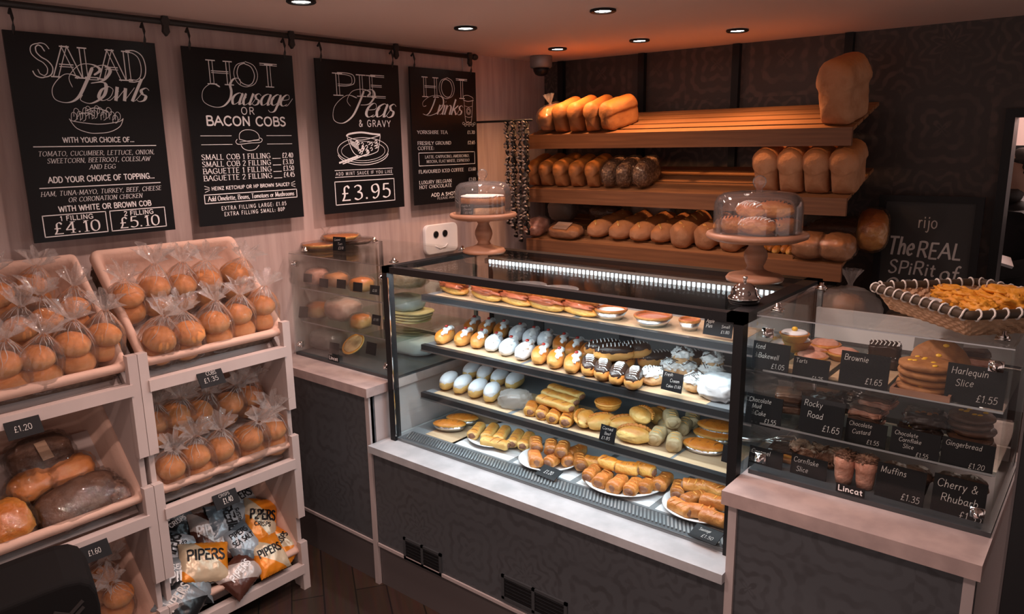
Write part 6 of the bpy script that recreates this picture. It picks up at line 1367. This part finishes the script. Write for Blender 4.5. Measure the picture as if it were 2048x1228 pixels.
write(bm, 'SPiRit', -.135, .045, chh-.338, .055, 'brush', slant=.12, y_off=-.0026, jit=.05); write(bm, 'of', .065, .13, chh-.350, .06, 'brush', slant=.15, y_off=-.0026)
write(bm, 'COffee', -.145, .12, chh-.425, .062, 'brush', slant=.12, y_off=-.0026, jit=.03); obj('brush_lettering', bm, 'chalkw', o)
# back counter behind the cases
o = thing('back_counter', 'dark low back counter under the bread shelves', 'counter', (-1.5, 3.12, 0)); obj('carcass', bx(-1.2, 1.06, .03, .52, 0, .86), 'greyd', o); obj('worktop', bx(-1.2, 1.06, 0, .52, .86, .895), 'kick', o, bevel=.003)
bagw = thing('bag_of_rolls', 'dark clear bag of rolls on the back counter, seen over the right glass case', 'bread', (-.86, 3.26, .897))
for i, c in enumerate(((-.06, 0, .05), (.05, .02, .05), (0, 0, .12))): bm = nb(); bun_bm(bm, c, .062, .05, i); obj('roll', bm, 'crustp', bagw, True)
bm = nb(); blob(bm, (0, 0, .10), (.13, .09, .10), 4, .10, 6, 3, flat=-.9); obj('bag_film', bm, 'milkf', bagw, True)
bm = nb(); lathe(bm, [(.012, 0), (.009, .015), (.02, .04), (.04, .075)], 48, (0, 0, .195), wob=lambda a, i: 1+.25*math.sin(9*a)*i/3, cap=(False, False)); obj('gathered_neck', bm, 'ruff', bagw, True)
# tall black cabinet at the right edge
pf = aty(2006, 1122, 1.42)
o = thing('tall_cabinet', 'tall black cabinet edge at the right border of the picture', 'cabinet', (pf.x, 1.42, 0))
obj('carcass', bx(.004, .60, .0, .25, .0, 1.95), 'black', o, bevel=.004); obj('edge_strip', bx(0, .004, -.001, .25, .02, 1.95), 'kick', o); obj('door', bx(.006, .60, -.02, -.001, .05, 1.93), 'black', o, bevel=.003)
# person seen through the doorway
hd = aty(2036, 352, 4.35)
o = thing('person', 'person in black with a pale collar, seen through the doorway at the right edge', 'person', (hd.x+.01, 4.35, 0), (0, 0, -.75)); hx, hz = 0, hd.z
def skin_fig(name, V_, E_, Rr, mat, parent, sub=2):
    me = bpy.data.meshes.new(name); me.from_pydata(V_, E_, []); ob = bpy.data.objects.new(name, me); COL.objects.link(ob)
    sk = ob.modifiers.new('skin', 'SKIN'); sk.use_smooth_shade = True
    for i, r in enumerate(Rr): me.skin_vertices[0].data[i].radius = (r if isinstance(r, tuple) else (r, r))
    me.skin_vertices[0].data[0].use_root = True; sb = ob.modifiers.new('sub', 'SUBSURF'); sb.levels = sb.render_levels = sub
    dg = bpy.context.evaluated_depsgraph_get(); ev = ob.evaluated_get(dg); m2 = bpy.data.meshes.new_from_object(ev); m2.name = name
    bpy.data.objects.remove(ob); q = bpy.data.objects.new(name, m2)
    for mm in (mat if isinstance(mat, list) else [mat]): m2.materials.append(MT[mm])
    for p in m2.polygons: p.use_smooth = True
    return link(q, parent)
z = hz
V_ = [(0, 0, .92), (0, 0, 1.10), (0, -.01, 1.30), (0, 0, z-.20), (0, -.02, z-.11), (-.10, 0, .88), (-.10, -.01, .48), (-.10, .01, .08), (-.10, -.12, .04), (.10, 0, .88), (.10, -.01, .48), (.10, .01, .08), (.10, -.12, .04),
      (-.19, 0, z-.24), (-.23, -.05, 1.12), (-.10, -.27, 1.10), (-.05, -.34, 1.11), (.19, 0, z-.24), (.24, -.03, 1.12), (.12, -.25, 1.06), (.07, -.32, 1.07)]
E_ = [(0, 1), (1, 2), (2, 3), (3, 4), (0, 5), (5, 6), (6, 7), (7, 8), (0, 9), (9, 10), (10, 11), (11, 12), (3, 13), (13, 14), (14, 15), (15, 16), (3, 17), (17, 18), (18, 19), (19, 20)]
Rr = [(.15, .11), (.145, .10), (.16, .11), (.09, .075), (.055, .055), .09, .062, .045, .035, .09, .062, .045, .035, .065, .05, .036, .03, .065, .05, .036, .03]
skin_fig('body', V_, E_, Rr, 'cloth', o)
bm = nb(); blob(bm, (0, -.02, z), (.072, .095, .118), 4, .03, 2, 1, fn=lambda p: 1-.12*max(0, -p.z)); blob(bm, (0, -.118, z-.012), (.013, .018, .022), 2); 
for s in (-1, 1): blob(bm, (s*.073, -.012, z-.005), (.010, .020, .030), 2)
obj('head', bm, 'skin', o, True)
bm = nb(); blob(bm, (0, .004, z+.030), (.084, .102, .104), 4, .05, 4, 2, fn=lambda p: (1 if p.z > -.2 else .82)*(1 if p.y > -.55 or p.z > .35 else .86)); obj('hair', bm, 'hair', o, True)
bm = nb(); blob(bm, (0, -.052, z-.085), (.060, .062, .052), 3, .08, 4, 2); obj('beard', bm, 'hair', o, True)
bm = nb()
for s in (-1, 1): blob(bm, (s*.028, -.106, z+.012), (.010, .006, .006), 2)
obj('eyes', bm, 'white', o, True)
bm = nb(); tube(bm, [(.075*math.cos(a), -.015+.065*math.sin(a), z-.165+.012*math.sin(a)) for a in np.linspace(0, 2*PI, 25)[:-1]], .018, 8, True); obj('collar', bm, 'shirt', o, True)
for s, c in ((-1, (-.035, -.37, 1.115)), (1, (.055, -.35, 1.075))):
    bm = nb(); blob(bm, c, (.028, .045, .020), 3, .05, 3)
    for k in range(4): x = c[0]-.020+.013*k; tube(bm, [(x, c[1]-.03, c[2]), (x-.001*k, c[1]-.065-.006*(k in (1, 2)), c[2]-.004), (x, c[1]-.085-.008*(k in (1, 2)), c[2]-.020)], .0075, 8)
    tube(bm, [(c[0]-s*.022, c[1]-.01, c[2]), (c[0]-s*.045, c[1]-.035, c[2]+.004), (c[0]-s*.05, c[1]-.06, c[2]-.006)], .0085, 8)
    obj('hand', bm, 'skin', o, True)
# paper bag stack held at the sill beyond the doorway
p = aty(2000, 520, 4.0); o = thing('paper_pad', 'tilted pale paper pad beyond the doorway, below the person', 'paper', p, (.5, .3, .5)); obj('sheet_block', bx(-.05, .05, -.035, .035, -.006, .006), 'paper', o); obj('cover', bx(-.05, .05, -.035, .035, .006, .008), 'rackw', o)
